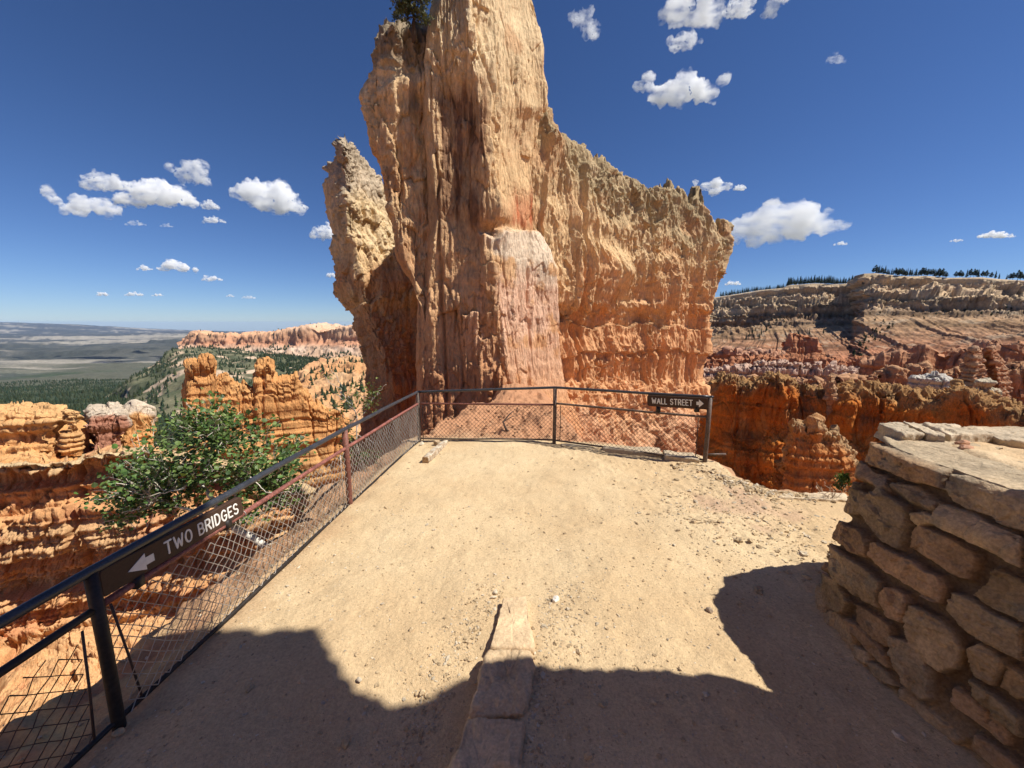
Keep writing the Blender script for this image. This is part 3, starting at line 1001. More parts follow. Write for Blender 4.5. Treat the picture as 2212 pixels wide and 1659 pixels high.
# ------------------------------------------------------------------ rough cut stones (kerb, slabs)
def hewn(name, label, cat, quad, z0, z1, seed, colr, rough=.02, n=(46, 30, 14), group=None, parent=None, mat='stone', inset=.02):
    """A rough block over a ground quad (4 xy corners: far-left, far-right, near-right, near-left)."""
    q = np.array(quad, float)
    nu, nv, nh = n

    def surf(u, v):
        return (q[0] * (1 - u)[..., None] + q[1] * u[..., None]) * (1 - v)[..., None] + (q[3] * (1 - u)[..., None] + q[2] * u[..., None]) * v[..., None]
    # ring-based: rows from the bottom up the sides and over the top to the centre
    per_u = np.concatenate([np.linspace(0, 1, nu, endpoint=False), np.ones(nv), np.linspace(1, 0, nu, endpoint=False), np.zeros(nv)])
    per_v = np.concatenate([np.zeros(nu), np.linspace(0, 1, nv, endpoint=False), np.ones(nu), np.linspace(1, 0, nv, endpoint=False)])
    cu, cv = .5, .5
    rows = []
    z0 = np.asarray(z0, float)
    for k in np.linspace(0, 1, nh):
        rows.append((1.0 - inset * k, z0 + (z1 - z0) * k * .96))
    for k in np.linspace(.97 - inset, 0, 22):
        rows.append((k, z1 + .0 * k))
    Gs = []
    for sc, z in rows:
        xy = surf(cu + (per_u - cu) * sc, cv + (per_v - cv) * sc)
        Gs.append(V3(xy[:, 0], xy[:, 1], np.full(len(per_u), 0.) + z))
    G = np.stack(Gs)
    for _ in range(2):
        G[1:-1] = .2 * G[:-2] + .6 * G[1:-1] + .2 * G[2:]
        G = .2 * np.roll(G, 1, 1) + .6 * G + .2 * np.roll(G, -1, 1)
    N = grid_normals(G, True)
    s = np.sign((N * (G - G.mean((0, 1)))).sum(-1).mean())
    N = N * s
    d = rough * (fbm(G * 4, 4, seed) + .5 * fbm(G * 16, 4, seed + 3, .6)) + rough * .35 * (worley(G * 7, seed + 4)[1] + 2.0 * worley(G * 5, seed + 5)[2]) + rough * .8 * np.floor(2.2 * fbm(G * np.array([2, 2, 5.]), 3, seed + 6)) * .4
    G2 = G + N * d[..., None]
    c = np.asarray(colr) * (1 + .2 * fbm(G2 * 5, 4, seed + 9))[..., None]
    o = grid_obj(name, G2, M[mat], c, True, parent, flip=s < 0)
    if parent is None:
        tag(o, label, cat, group)
    return o


KS = np.array([.55, .40, .24])
hewn('kerb_stone', 'farthest kerb stone in the sand, its tip sunlit', 'kerb stone', [(-.075, 2.90), (.13, 2.96), (.155, 2.385), (-.17, 2.40)], -.2, .065, 301, KS, .011)
hewn('kerb_stone', 'middle kerb stone lying wholly in the shade', 'kerb stone', [(-.168, 2.385), (.140, 2.37), (.085, 1.925), (-.262, 1.93)], -.25, .06, 302, KS * .97, .022)
hewn('kerb_stone', 'nearest kerb stone running out of the bottom of the photo', 'kerb stone', [(-.262, 1.915), (.083, 1.91), (.0, 1.25), (-.42, 1.25)], -.3, .065, 303, KS, .022)

SL = np.array([.47, .37, .25])
hewn('stone_slab', 'flat pale slab at the foot of the last fence post', 'slab', [gp(1432, 972, .1)[:2], gp(1500, 978, .1)[:2], gp(1514, 993, .1)[:2], gp(1436, 984, .1)[:2]], -.1, .10, 311, SL, .012)
hewn('stone_slab', 'low broken slab under the fence left of the pale flat slab', 'slab', [gp(1300, 962, .07)[:2], gp(1428, 966, .07)[:2], gp(1430, 980, .07)[:2], gp(1302, 968, .07)[:2]], -.1, .07, 312, SL * .9, .012)
hewn('stone_slab', 'long slab edge between the fence posts nearest the tower', 'slab', [gp(1210, 957, .03)[:2], gp(1296, 960, .03)[:2], gp(1298, 966, .03)[:2], gp(1212, 962, .03)[:2]], -.1, .03, 313, SL * .95, .008)
hewn('stone_slab', 'flat slab on the drop-off edge beside the stone wall', 'slab', [gp(1690, 1060, .03)[:2], gp(1830, 1066, .03)[:2], gp(1830, 1080, .03)[:2], gp(1680, 1074, .03)[:2]], -.2, .03, 314, SL * 1.1, .014)
hewn('stone_slab', 'tilted ledge of broken rock just right of the last fence post', 'slab', [gp(1528, 1002, .0)[:2], gp(1552, 1016, .0)[:2], gp(1560, 1030, .0)[:2], gp(1530, 1022, .0)[:2]], -.3, .03, 315, SL * .9, .02)


def build_timber():
    a, b = gp(919, 1001), gp(963, 958)
    ax = b - a
    L = np.linalg.norm(ax[:2])
    ax /= L
    side = np.array([ax[1], -ax[0], 0])
    h = .058
    n, m = 60, 40
    u = np.linspace(0, 1, n)
    ang = np.linspace(0, 2 * math.pi, m, endpoint=False)
    # rounded square section
    cx = np.sign(np.cos(ang)) * np.abs(np.cos(ang)) ** .35
    cz = np.sign(np.sin(ang)) * np.abs(np.sin(ang)) ** .35
    rows = []
    for k in u:
        taper = 1 - .25 * sst(.75, 1, k)
        c = a + ax * L * k + np.array([0, 0, h * .95 - .03 * k])
        rows.append(c + side * (cx * h * taper)[:, None] + np.array([0, 0, 1]) * (cz * h * taper)[:, None])
    G = np.stack(rows)
    c0 = G[0].mean(0)
    c1 = G[-1].mean(0)
    G = np.concatenate([np.stack([c0 + (G[0] - c0) * s for s in (.02, .5, .85)]), G, np.stack([c1 + (G[-1] - c1) * s for s in (.8, .4, .02)])])
    N = grid_normals(G, True)
    sg = np.sign((N[10:-10] * (G[10:-10] - G[10:-10].mean(1, keepdims=True))).sum())
    G = G + N * sg * (.006 * fbm(G * 12, 3, 321) - .012 * np.clip(fbm(G * 22, 2, 322) - .5, 0, 1))[..., None]
    pw = fbm(G * np.array([30, 12, 30]), 3, 325)
    paint = np.clip(sst(.05, -.25, pw), 0, 1)
    col = mixc(np.array([.36, .265, .175]), np.array([.56, .49, .37]), paint * .75)
    endc = np.array([.45, .29, .15])
    col[:3] = endc * (1 + .2 * fbm(G[:3] * 40, 2, 5))[..., None]
    o = grid_obj('timber_beam', G, M['old_timber'], col, True, flip=sg < 0)
    tag(o, 'short square timber with flaking white paint lying on sand near the fence corner', 'timber')
    # broken chunk behind it
    v, f = boulder(77, (.075, .05, .06), I2, .2)
    g = gp(944, 962)
    v = v @ rot_z(.4).T
    v[:, 2] -= v[:, 2].min() * .85
    o = mesh_np('timber_chunk', v + g, [f], M['old_timber'], np.tile(np.array([.42, .30, .18]), (len(v), 1)) * (1 + .2 * fbm(v * 30, 2, 3))[:, None], smooth=False)
    tag(o, 'small broken brown chunk just behind the white-flaked timber', 'timber')


build_timber()


# ------------------------------------------------------------------ rubble stone wall at the right
STONES_Z = [
    [(955, 110), (1000, 150), (1090, 185), (1180, 215), (1240, 215), (1290, 260), (1365, 285), (1370, 375), (1300, 350), (1200, 330), (1110, 290), (1050, 270), (955, 215)],
    [(970, 260), (1100, 322), (1085, 370), (1050, 365), (960, 320)],
    [(905, 215), (970, 215), (960, 255), (900, 285)],
    [(858, 298), (908, 305), (945, 345), (915, 485), (850, 452)],
    [(930, 370), (1010, 395), (1060, 380), (1180, 450), (1190, 480), (1145, 650), (1080, 620), (960, 480), (922, 490)],
    [(1105, 370), (1140, 340), (1240, 370), (1330, 430), (1310, 475), (1200, 440)],
    [(1205, 482), (1250, 475), (1310, 500), (1300, 530), (1240, 538), (1205, 515)],
    [(1385, 305), (1450, 310), (1720, 395), (1900, 460), (1900, 640), (1720, 565), (1640, 540), (1500, 470), (1390, 430), (1372, 375)],
    [(1350, 440), (1400, 450), (1640, 560), (1720, 605), (1720, 730), (1500, 620), (1320, 530)],
    [(1740, 600), (1900, 690), (1900, 830), (1740, 740)],
    [(1215, 550), (1260, 545), (1480, 650), (1510, 690), (1470, 790), (1400, 770), (1300, 700), (1200, 640)],
    [(845, 515), (960, 560), (1010, 610), (1000, 685), (930, 660), (840, 600)],
    [(1030, 620), (1090, 640), (1340, 780), (1360, 820), (1350, 900), (1280, 870), (1080, 740), (1020, 680)],
    [(845, 640), (1010, 750), (1065, 800), (1060, 920), (990, 890), (850, 780)],
    [(1085, 850), (1110, 830), (1180, 860), (1200, 900), (1170, 990), (1110, 960), (1075, 900)],
    [(805, 775), (860, 800), (920, 900), (880, 945), (820, 920), (790, 840)],
    [(1600, 740), (1720, 795), (1800, 860), (1790, 1000), (1706, 970), (1600, 930), (1500, 860)],
    [(1400, 850), (1450, 860), (1600, 950), (1720, 1005), (1720, 1160), (1600, 1100), (1480, 1030), (1380, 930)],
    [(1740, 1020), (1900, 1120), (1900, 1300), (1740, 1180)],
    [(1210, 910), (1330, 960), (1400, 1030), (1445, 1110), (1420, 1200), (1350, 1220), (1230, 1130), (1180, 1010)],
    [(955, 905), (1010, 940), (1100, 1010), (1110, 1060), (1095, 1100), (1040, 1070), (960, 980)],
    [(915, 975), (960, 1000), (1060, 1090), (1105, 1150), (1105, 1195), (1030, 1130), (940, 1040)],
    [(815, 930), (870, 955), (950, 1060), (960, 1110), (930, 1120), (850, 1050), (808, 985)],
    [(1120, 1060), (1180, 1070), (1260, 1130), (1290, 1200), (1300, 1340), (1250, 1340), (1130, 1210), (1110, 1130)],
    [(1480, 1110), (1520, 1090), (1630, 1150), (1640, 1180), (1590, 1280), (1520, 1230), (1480, 1180)],
    [(1645, 1180), (1720, 1225), (1760, 1330), (1700, 1340), (1610, 1280)],
    [(965, 1090), (1020, 1130), (1030, 1180), (1010, 1185), (955, 1150)],
    [(1030, 1175), (1110, 1230), (1140, 1280), (1100, 1275), (1030, 1212)],
    [(1400, 1280), (1480, 1340), (1650, 1490), (1640, 1550), (1500, 1440), (1390, 1350)],
    [(1480, 1250), (1580, 1310), (1720, 1430), (1720, 1510), (1600, 1430), (1490, 1320)],
    [(1150, 1290), (1230, 1360), (1430, 1530), (1400, 1545), (1250, 1430), (1150, 1330)],
    [(1510, 1500), (1650, 1600), (1740, 1680), (1620, 1670), (1500, 1560)],
    [(785, 560), (838, 520), (835, 620), (830, 700), (788, 660)],
    [(760, 690), (800, 680), (822, 740), (790, 770), (762, 742)],
    [(755, 800), (790, 830), (810, 900), (800, 970), (765, 925), (746, 850)],
]
STONES = [np.array([((1600 + x / 1.896) * .8848, (1000 + y / 1.896) * .8848) for x, y in s]) for s in STONES_Z]


def build_stone_wall():
    root = empty('stone_wall', 'rubble stone retaining wall with rounded end and sandy top at the right', 'wall', loc=(2.5, 2.5, 0))
    base = np.array([(7.5, 3.50), (6.0, 3.48), (4.6, 3.44), (3.7, 3.40), (3.2, 3.34), (2.93, 3.22), (2.73, 3.06), (2.59, 2.87), (2.52, 2.68), (2.495, 2.45), (2.48, 2.15), (2.49, 1.9), (2.53, 1.7), (2.58, 1.4), (2.6, .6), (2.6, -1), (2.6, -4)])
    c = np.concatenate([[0], np.cumsum(np.linalg.norm(np.diff(base, axis=0), axis=1))])
    # finer along the visible face
    uu = np.concatenate([np.arange(0, 3.4, .05), np.arange(3.4, 8.2, .0075), np.arange(8.2, c[-1], .05)])
    bx, by = np.interp(uu, c, base[:, 0]), np.interp(uu, c, base[:, 1])
    for _ in range(60):
        bx[1:-1] = .25 * bx[:-2] + .5 * bx[1:-1] + .25 * bx[2:]
        by[1:-1] = .25 * by[:-2] + .5 * by[1:-1] + .25 * by[2:]
    tx, ty = np.gradient(bx), np.gradient(by)
    l = np.hypot(tx, ty)
    nx, ny = -ty / l, tx / l                     # towards the trail?
    # inward = towards (5, 0)
    sgn = np.sign(nx * (5 - bx) + ny * (0 - by))
    nx, ny = nx * sgn, ny * sgn
    ZT = 1.45
    rows = []
    vz = np.concatenate([np.linspace(-.25, ZT, 330)])
    for z in vz:
        k = max(z, 0) / ZT
        setb = .185 * k + .045 * sst(1.14, 1.22, np.array(z))
        rows.append(V3(bx + nx * setb, by + ny * setb, np.full_like(bx, z)))
    for k in np.linspace(.004, .55, 60):
        rows.append(V3(bx + nx * (.23 + k), by + ny * (.23 + k), np.full_like(bx, ZT) + .012 * k))
    G = np.stack(rows)
    for _ in range(3):
        G[320:345] = np.concatenate([G[320:321], .25 * G[320:343] + .5 * G[321:344] + .25 * G[322:345], G[344:345]])
    N = grid_normals(G)
    s = np.sign((N[:300] * np.stack([-nx, -ny, 0 * nx], -1)[None]).sum(-1).mean())
    N = N * s
    px, py, dep = project(G)
    inside = np.full(px.shape, -99.0)
    sid = np.zeros(px.shape, int)
    wob = 3.5 * fbm(G * 12, 4, 401)
    for i, st in enumerate(STONES):
        dd = -sd_poly(px, py, st) + wob
        b = dd > inside
        inside = np.where(b, dd, inside)
        sid = np.where(b, i + 1, sid)
    ins = inside * dep / F_PX + .0085               # metres
    # stones that the photo does not show (round the back, near the camera)
    uq, vq = np.meshgrid(uu, np.arange(len(G)))
    zq = G[..., 2]
    course = np.floor(zq / .24 + .25 * np.sin(uq * 1.3))
    fr = zq / .24 + .25 * np.sin(uq * 1.3) - course
    ln = uq / .5 + .5 * (course % 2) + .3 * np.sin(course * 7)
    fu = ln - np.floor(ln)
    gen = np.minimum(np.minimum(fu, 1 - fu) * .5, np.minimum(fr, 1 - fr) * .24) - .02 + wob * .0015
    unseen = (px > 2290) | (py > 1720) | (dep < .3) | (uq < 3.9)
    ins = np.where(unseen, gen, ins)
    sid = np.where(unseen, (np.floor(ln) * 13 + course * 7).astype(int) % 97 + 60, sid)
    prof = np.where(ins > 0, sst(0, .009, ins) * (1 + .10 * np.clip(ins, 0, .1) / .1), -.55 * (1 - np.exp(np.minimum(ins, 0) / .010)))
    face = sst(ZT + .003, ZT - .05, zq) * (np.arange(len(G)) < 330)[:, None]
    r1 = np.random.default_rng(5).uniform(-1, 1, 400)
    tilt = r1[sid % 400]
    wl = worley(G * 9 + .3 * fbm(G * 14, 2, 404)[..., None], 403)
    d = face * (.050 * prof + .016 * tilt * (ins > 0) + (ins > .004) * (.004 * wl[1] + .022 * wl[2]) + np.where(ins > 0, .007 * fbm(G * 7, 5, 405) + .0045 * fbm(G * 30, 4, 407, .65), .008 * fbm(G * 25, 3, 408)))
    # flaking ledges on the stones
    d = d + face * (ins > 0) * .010 * np.floor(2.5 * fbm(G * np.array([3, 3, 9.]), 3, 409)) * .5
    topm = 1 - face
    d = d + topm * (.014 * fbm(G * 4, 4, 410) + .010 * np.floor(3 * fbm(G * 2.2, 3, 411)) / 2)
    G2 = G + N * d[..., None]
    r2 = np.random.default_rng(9)
    pal = np.array([[.38, .26, .14], [.42, .275, .14], [.32, .23, .13], [.40, .255, .14], [.35, .25, .15], [.46, .32, .18], [.39, .245, .135]])
    scol = pal[r2.integers(0, len(pal), 400)] * r2.uniform(.72, 1.18, (400, 1))
    sc = scol[sid % 400] * (1 + .25 * fbm(G * 6, 4, 420))[..., None]
    lich = sst(.35, .7, fbm(G * 5, 4, 421))
    sc = mixc(sc, np.array([.22, .20, .15]), lich * .5)
    mort = np.array([.15, .10, .06]) * (1 + .2 * fbm(G * 8, 3, 422))[..., None]
    col = mixc(mort, sc, sst(-.004, .010, ins))
    tcol = mixc(np.array([.50, .385, .25]), np.array([.38, .30, .20]), np.clip(.5 + fbm(G * 3, 4, 424), 0, 1))
    col = mixc(tcol, col, face)
    # dusty foot
    col = mixc(col, np.array([.42, .30, .18]), sst(.22, .0, zq + .06 * fbm(G * 5, 3, 426)) * .55)
    grid_obj('masonry', G2, M['masonry'], col, False, root, flip=s < 0)
    # sand fill on top
    xs = np.arange(2.6, 9, .03)
    ys = np.arange(-4, 3.7, .03)
    X, Y = np.meshgrid(xs, ys)
    inn = sd_poly(X, Y, np.stack([bx + nx * .50, by + ny * .50], -1).tolist() + [(7.5, -4)])
    q = V3(X, Y, 0 * X)
    Z = np.where(inn < 0, ZT + .015 + .02 * fbm(q * 2, 4, 430) + .012 * fbm(q * 9, 3, 431), ZT - .6)
    Z = np.where(inn < 0, Z - .055 * sst(-.10, .0, inn), Z)
    Gt = V3(X, Y, Z)
    colr = mixc(np.array([.56, .42, .26]), np.array([.50, .35, .20]), np.clip(.5 + fbm(q * 1.4, 4, 432), 0, 1))
    keep = inn < .05
    n, m = X.shape
    f = grid_faces(n, m)
    kf = keep.ravel()[f].all(1)
    mesh_np('sand_fill', Gt.reshape(-1, 3), [f[kf]], M['sand'], colr.reshape(-1, 3), root)
    # coping stones along the back edge
    cop = [[(1893, 912), (1942, 909), (2000, 937), (1952, 938)], [(1946, 910), (1996, 914), (2046, 946), (2004, 939)], [(1990, 917), (2060, 917), (2150, 940), (2052, 944)], [(2098, 922), (2212, 924), (2240, 955), (2156, 946)], [(2216, 926), (2340, 932), (2400, 960), (2244, 956)]]
    for i, qd in enumerate(cop):
        zz = ZT + .065
        pts = [gp(x, y, zz)[:2] for x, y in qd]
        hewn('coping_stone', None, None, pts, ZT - .06, zz + .008 * (i % 3), 440 + i, np.array([.46, .375, .265]) * (.92 + .05 * (i % 3)), .016, parent=root, inset=.05)
    return root


build_stone_wall()
for i, (px, py, sz, lb) in enumerate([(2078, 962, (.045, .035, .03), 'upper of two small reddish stones lying on the sandy top of the stone wall'), (2086, 972, (.045, .032, .022), 'lower of two small reddish stones lying on the sandy top of the stone wall')]):
    stone('loose_stone', lb, px, py, sz, 60 + i, np.array([.48, .27, .17]), z=1.47, zoff=1.47)


# ------------------------------------------------------------------ pipe railing with chain-link mesh
def build_fence():
    root = empty('pipe_railing', 'pipe railing with black top rail, rusty mid rail and chain-link mesh around the trail end', 'railing', loc=(-2.1, 4.7, 0))
    # base x, y and top height of each post
    B = {'back': (-2.42, -1.0, .98), 'near': (-2.31, 1.92, .985), 'mid': (-2.11, 4.70, 1.01), 'corner': (-1.85, 7.42, 1.0), 'far': (.825, 7.27, 1.11), 'last': (3.235, 6.17, 1.14)}
    P = {k: np.array(v) for k, v in B.items()}
    for k, mat, r, zt in [('back', 'dark_post', .031, 0), ('near', 'dark_post', .031, 0), ('mid', 'rust_post', .036, 0), ('corner', 'brown_post', .034, 0), ('far', 'brown_post', .036, 0), ('last', 'brown_post', .036, 0)]:
        b = MB()
        x, y, z = P[k]
        b.tube([(x, y, -.5), (x, y, 0), (x + .004, y, z * .5), (x, y, z - .01)], r, 20)
        b.build('post', M[mat], root)

    def run(name, keys, dz, r, mat, off=0.0, sides=14, wav=.004):
        pts = []
        for a, c in zip(keys[:-1], keys[1:]):
            A, C = P[a].copy(), P[c].copy()
            for t in np.linspace(0, 1, 24, endpoint=False):
                p = A + (C - A) * t
                z = p[2] + dz if dz <= 0 else dz
                pts.append((p[0] + off, p[1], z))
        p = P[keys[-1]]
        pts.append((p[0] + off, p[1], p[2] + dz if dz <= 0 else dz))
        pts = np.array(pts)
        pts[:, 2] += wav * fbm(pts * .8, 2, 511)
        b = MB()
        b.tube(pts, r, sides)
        return b.build(name, M[mat], root)
    run('top_rail', ['back', 'near', 'mid', 'corner'], -.0, .0265, 'black_rail')
    run('top_rail', ['corner', 'far', 'last'], -.0, .024, 'black_rail')
    run('mid_rail', ['back', 'near', ], .76, .021, 'dark_post')
    run('mid_rail', ['near', 'mid', 'corner'], .765, .021, 'rust_rail')
    run('mid_rail', ['corner', 'far'], .77, .020, 'rust_post')
    run('mid_rail', ['far', 'last'], .80, .020, 'brown_post')
    run('bottom_rail', ['back', 'near', 'mid', 'corner'], .02, .016, 'dark_post', wav=.02)
    run('bottom_rail', ['corner', 'far', 'last'], .06, .017, 'brown_post', wav=.01)
    # ball at the end of the last top rail and the stub that sticks out
    x, y, z = P['last']
    dr = np.array([3.235 - .825, 6.17 - 7.27])
    dr /= np.linalg.norm(dr)
    b = MB()
    b.tube([(x, y, z), (x + dr[0] * .05, y + dr[1] * .05, z)], [.024, .017], 12)
    b.build('rail_end', M['black_rail'], root)
    b = MB()
    b.tube([(x, y, .16), (x + .36, y + .04, .15)], .018, 12)
    b.build('stub_pipe', M['brown_post'], root)

    def chain(a, c, z0a, z1a, z0b, z1b, mat, sag=0., pad=.03, pad2=.03, wob=.006, seed=0, w=.036, r=.0021, ragged=0, side=.0):
        A, C = P[a][:2], P[c][:2]
        L = np.linalg.norm(C - A)
        e = (C - A) / L
        nrm = np.array([e[1], -e[0]])
        n = int((L - pad - pad2) / w)
        allp = []
        b = MB()
        rr = np.random.default_rng(seed)
        for k in range(n):
            t = (k + .5) / n
            z0 = z0a + (z0b - z0a) * t
            z1 = z1a + (z1b - z1a) * t - sag * math.sin(math.pi * t) - ragged * rr.random()
            m = max(4, int((z1 - z0) / w))
            j = np.arange(m + 1)
            s = pad + w * (k + ((j + k) % 2))
            z = z0 + w * j
            pp = A[None] + e[None] * s[:, None]
            q = V3(s, z, 0 * z + seed)
            bow = .030 * fbm(q * 1.5, 3, 520 + seed) + wob * vn(q * 30, 521)
            # wires pass in front of and behind one another at the joints
            bow = bow + np.where((j % 2) == 0, .0022, -.0022)
            p = np.column_stack([pp + nrm[None] * (bow + side)[:, None], z + .012 * fbm(q * 3, 2, 523)])
            b.tube(p, r, 4, cap=False)
        # knuckled top wire
        return b.build('mesh_panel', M[mat], root, smooth=True)
    chain('back', 'near', .03, .72, .04, .71, 'dark_wire', sag=.03, seed=1, pad2=.085, ragged=.03, wob=.012, w=.047, r=.0034)
    chain('near', 'mid', .03, .755, .03, .755, 'wire', seed=2, pad=.05, w=.043, r=.0037)
    chain('mid', 'corner', .03, .755, .03, .76, 'wire', seed=3, pad=.05, r=.0040, w=.042)
    chain('corner', 'far', .06, .75, .06, .75, 'dark_wire', seed=4, w=.040, r=.0036)
    chain('far', 'last', .06, .78, .07, .77, 'dark_wire', seed=5, w=.040, r=.0036)
    # tension rods beside the posts
    for (x0, y0, z0, x1, y1, z1, mt) in [(-2.32, 1.80, .02, -2.33, 1.85, .68, 'dark_wire'), (-2.30, 2.06, .02, -2.30, 1.98, .74, 'dark_wire'), (-2.13, 4.58, .02, -2.13, 4.57, .72, 'wire'), (-1.77, 7.42, .02, -1.77, 7.42, .75, 'brown_post'),
                                         (.93, 7.22, .05, .93, 7.22, .77, 'dark_wire'), (3.1, 6.23, .07, 3.1, 6.23, .77, 'dark_wire')]:
        b = MB()
        b.tube([(x0, y0, z0), ((x0 + x1) / 2 + .004, (y0 + y1) / 2, (z0 + z1) / 2), (x1, y1, z1)], .0065, 8)
        b.build('tension_rod', M[mt], root)
    # pipe collars on the mid rails
    b = MB()
    for y in (1.35,):
        x = np.interp(y, [-1, 1.92, 4.7], [-2.42, -2.31, -2.11])
        b.tube([(x, y - .05, .763), (x, y + .05, .763)], .036, 14)
    b.build('pipe_collar', M['dark_post'], root)
    for y in (2.98, 6.1):
        b = MB()
        x = np.interp(y, [1.92, 4.7, 7.42], [-2.31, -2.11, -1.85])
        ang = np.linspace(0, 2 * math.pi, 17)
        b.tube(np.column_stack([x + .029 * np.cos(ang), np.full(17, y), .765 + .029 * np.sin(ang)]), .003, 6, cap=False)
        b.build('wire_tie', M['wire'], root)
    return root


build_fence()


# ------------------------------------------------------------------ signs with routed lettering
def arc(cx, cy, rx, ry, a0, a1, n=12):
    a = np.radians(np.linspace(a0, a1, n))
    return [(cx + rx * math.cos(t), cy + ry * math.sin(t)) for t in a]


GLYPH = {
    'T': (.70, [[(0, 1), (.7, 1)], [(.35, 1), (.35, 0)]]),
    'W': (.98, [[(0, 1), (.24, 0), (.49, .78), (.74, 0), (.98, 1)]]),
    'O': (.72, [arc(.36, .5, .36, .5, 0, 360, 28)]),
    'B': (.60, [[(0, .52), (.30, .52)] + arc(.30, .76, .26, .24, -90, 90, 10) + [(0, 1), (0, 0), (.32, 0)] + arc(.32, .26, .28, .26, -90, 90, 10)]),
    'R': (.62, [[(0, 0), (0, 1), (.32, 1)] + arc(.32, .74, .27, .26, 90, -90, 10) + [(0, .48)], [(.30, .48), (.62, 0)]]),
    'I': (.05, [[(0, 1), (0, 0)]]),
    'D': (.62, [[(0, 0), (0, 1), (.22, 1)] + arc(.22, .5, .40, .5, 90, -90, 16) + [(0, 0)]]),
    'G': (.70, [arc(.36, .5, .36, .5, 42, 345, 24) + [(.70, .46), (.42, .46)]]),
    'E': (.54, [[(.54, 1), (0, 1), (0, 0), (.54, 0)], [(0, .52), (.46, .52)]]),
    'S': (.60, [arc(.30, .745, .28, .255, 25, 270, 16) + arc(.30, .245, .30, .245, 90, -155, 16)]),
    'A': (.78, [[(0, 0), (.39, 1), (.78, 0)], [(.15, .34), (.63, .34)]]),
    'L': (.50, [[(0, 1), (0, 0), (.50, 0)]]),
}


def build_sign(name, label, TL, TR, BR, BL, thick, text, tx0, tx1, ty0, ty1, arrow, corner, wear):
    """Board from four world corners seen from the trail side; u runs left to right, v bottom to top (0..1)."""
    TL, TR, BR, BL = [np.array(p, float) for p in (TL, TR, BR, BL)]
    eu = TR - TL
    Lu = np.linalg.norm((TR - TL + BR - BL) / 2)
    Lv = np.linalg.norm((TL - BL + TR - BR) / 2)
    nrm = np.cross(TR - TL, TL - BL)
    nrm /= np.linalg.norm(nrm)
    if nrm @ (np.array([0, 0, EYE]) - TL) < 0:
        nrm = -nrm

    def S(u, v, h=0.):
        u, v = np.asarray(u, float)[..., None], np.asarray(v, float)[..., None]
        return (BL * (1 - u) + BR * u) * (1 - v) + (TL * (1 - u) + TR * u) * v + nrm * h
    root = empty(name, label, 'sign', loc=tuple(S(.5, .5)))
    # rounded board outline (metres)
    pts = []
    rad = corner
    for cx, cy, a in [(Lu - rad, Lv - rad, 0), (rad, Lv - rad, 90), (rad, rad, 180), (Lu - rad, rad, 270)]:
        for t in np.linspace(0, 90, 9):
            pts.append((cx + rad * math.cos(math.radians(a + t)), cy + rad * math.sin(math.radians(a + t))))
    o = np.array(pts) / np.array([Lu, Lv])
    oc = .5 + (o - .5) * np.array([1 - .012 / Lu, 1 - .012 / Lv])
    ring = [S(o[:, 0], o[:, 1], -thick), S(o[:, 0], o[:, 1], -.004), S(oc[:, 0], oc[:, 1], 0)]
    n = len(o)
    V = np.concatenate(ring)
    f = [grid_faces(3, n, True)]
    f.append((2 * n + np.arange(n))[None])
    f.append(np.arange(n)[None, ::-1])
    mesh_np('board', V, f, M['sign'], None, root, smooth=False)
    # lettering: round-section strokes sunk halfway into the board
    adv = []
    x = 0
    for ch in text:
        if ch == ' ':
            x += .62
            continue
        adv.append((x, ch))
        x += GLYPH[ch][0] + .34
    W = x - .34
    b = MB()
    rr = (ty1 - ty0) * Lv * .082
    for x0, ch in adv:
        for st in GLYPH[ch][1]:
            p = np.array(st, float)
            # densify straight strokes
            u = tx0 + (x0 + p[:, 0]) / W * (tx1 - tx0)
            v = ty0 + p[:, 1] * (ty1 - ty0)
            q = S(u, v, 0.0)
            k0 = q[:-1]
            dense = [q[0]]
            for a, c in zip(q[:-1], q[1:]):
                m = max(1, int(np.linalg.norm(c - a) / (rr * 1.2)))
                for t in np.linspace(0, 1, m + 1)[1:]:
                    dense.append(a + (c - a) * t)
            q = np.array(dense)
            closed = np.linalg.norm(q[0] - q[-1]) < 1e-6
            eu_, ev_ = eu / np.linalg.norm(eu), np.cross(nrm, eu / np.linalg.norm(eu))
            # flattened bead: build the section by hand in the board's frame
            t = np.gradient(q, axis=0)
            if closed:
                t[0] = t[-1] = q[1] - q[-2]
            t /= np.linalg.norm(t, axis=1, keepdims=True) + 1e-9
            sd = np.cross(nrm, t)
            ang = np.linspace(0, math.pi, 7)
            sec = [q + sd * (rr * math.cos(a)) + nrm * (.0028 * math.sin(a) + .0004) for a in ang]
            G = np.stack(sec, 1)
            b.add(G.reshape(-1, 3), [grid_faces(len(q), 7)])
            if not closed:
                for e, tt in ((q[0], -t[0]), (q[-1], t[-1])):
                    a2 = np.linspace(-math.pi / 2, math.pi / 2, 11)
                    s0 = np.cross(nrm, tt)
                    rim = np.array([e + tt * rr * math.cos(a) + s0 * rr * math.sin(a) + nrm * .0004 for a in a2])
                    vv = np.vstack([rim, (e + nrm * .0032)[None]])
                    b.add(vv, [np.array([[i, i + 1, 11] for i in range(10)])])
    b.build('lettering', M['white_paint'], root)
    # arrow
    a = np.array(arrow, float)
    top = S(a[:, 0], a[:, 1], .0035)
    bot = S(a[:, 0], a[:, 1], -.002)
    k = len(a)
    V = np.concatenate([bot, top])
    i = np.arange(k)
    f = [np.stack([i, (i + 1) % k, (i + 1) % k + k, i + k], 1), (k + i)[None]]
    mesh_np('arrow', V, f, M['white_paint'], None, root, smooth=False)
    return root


X0 = -2.225


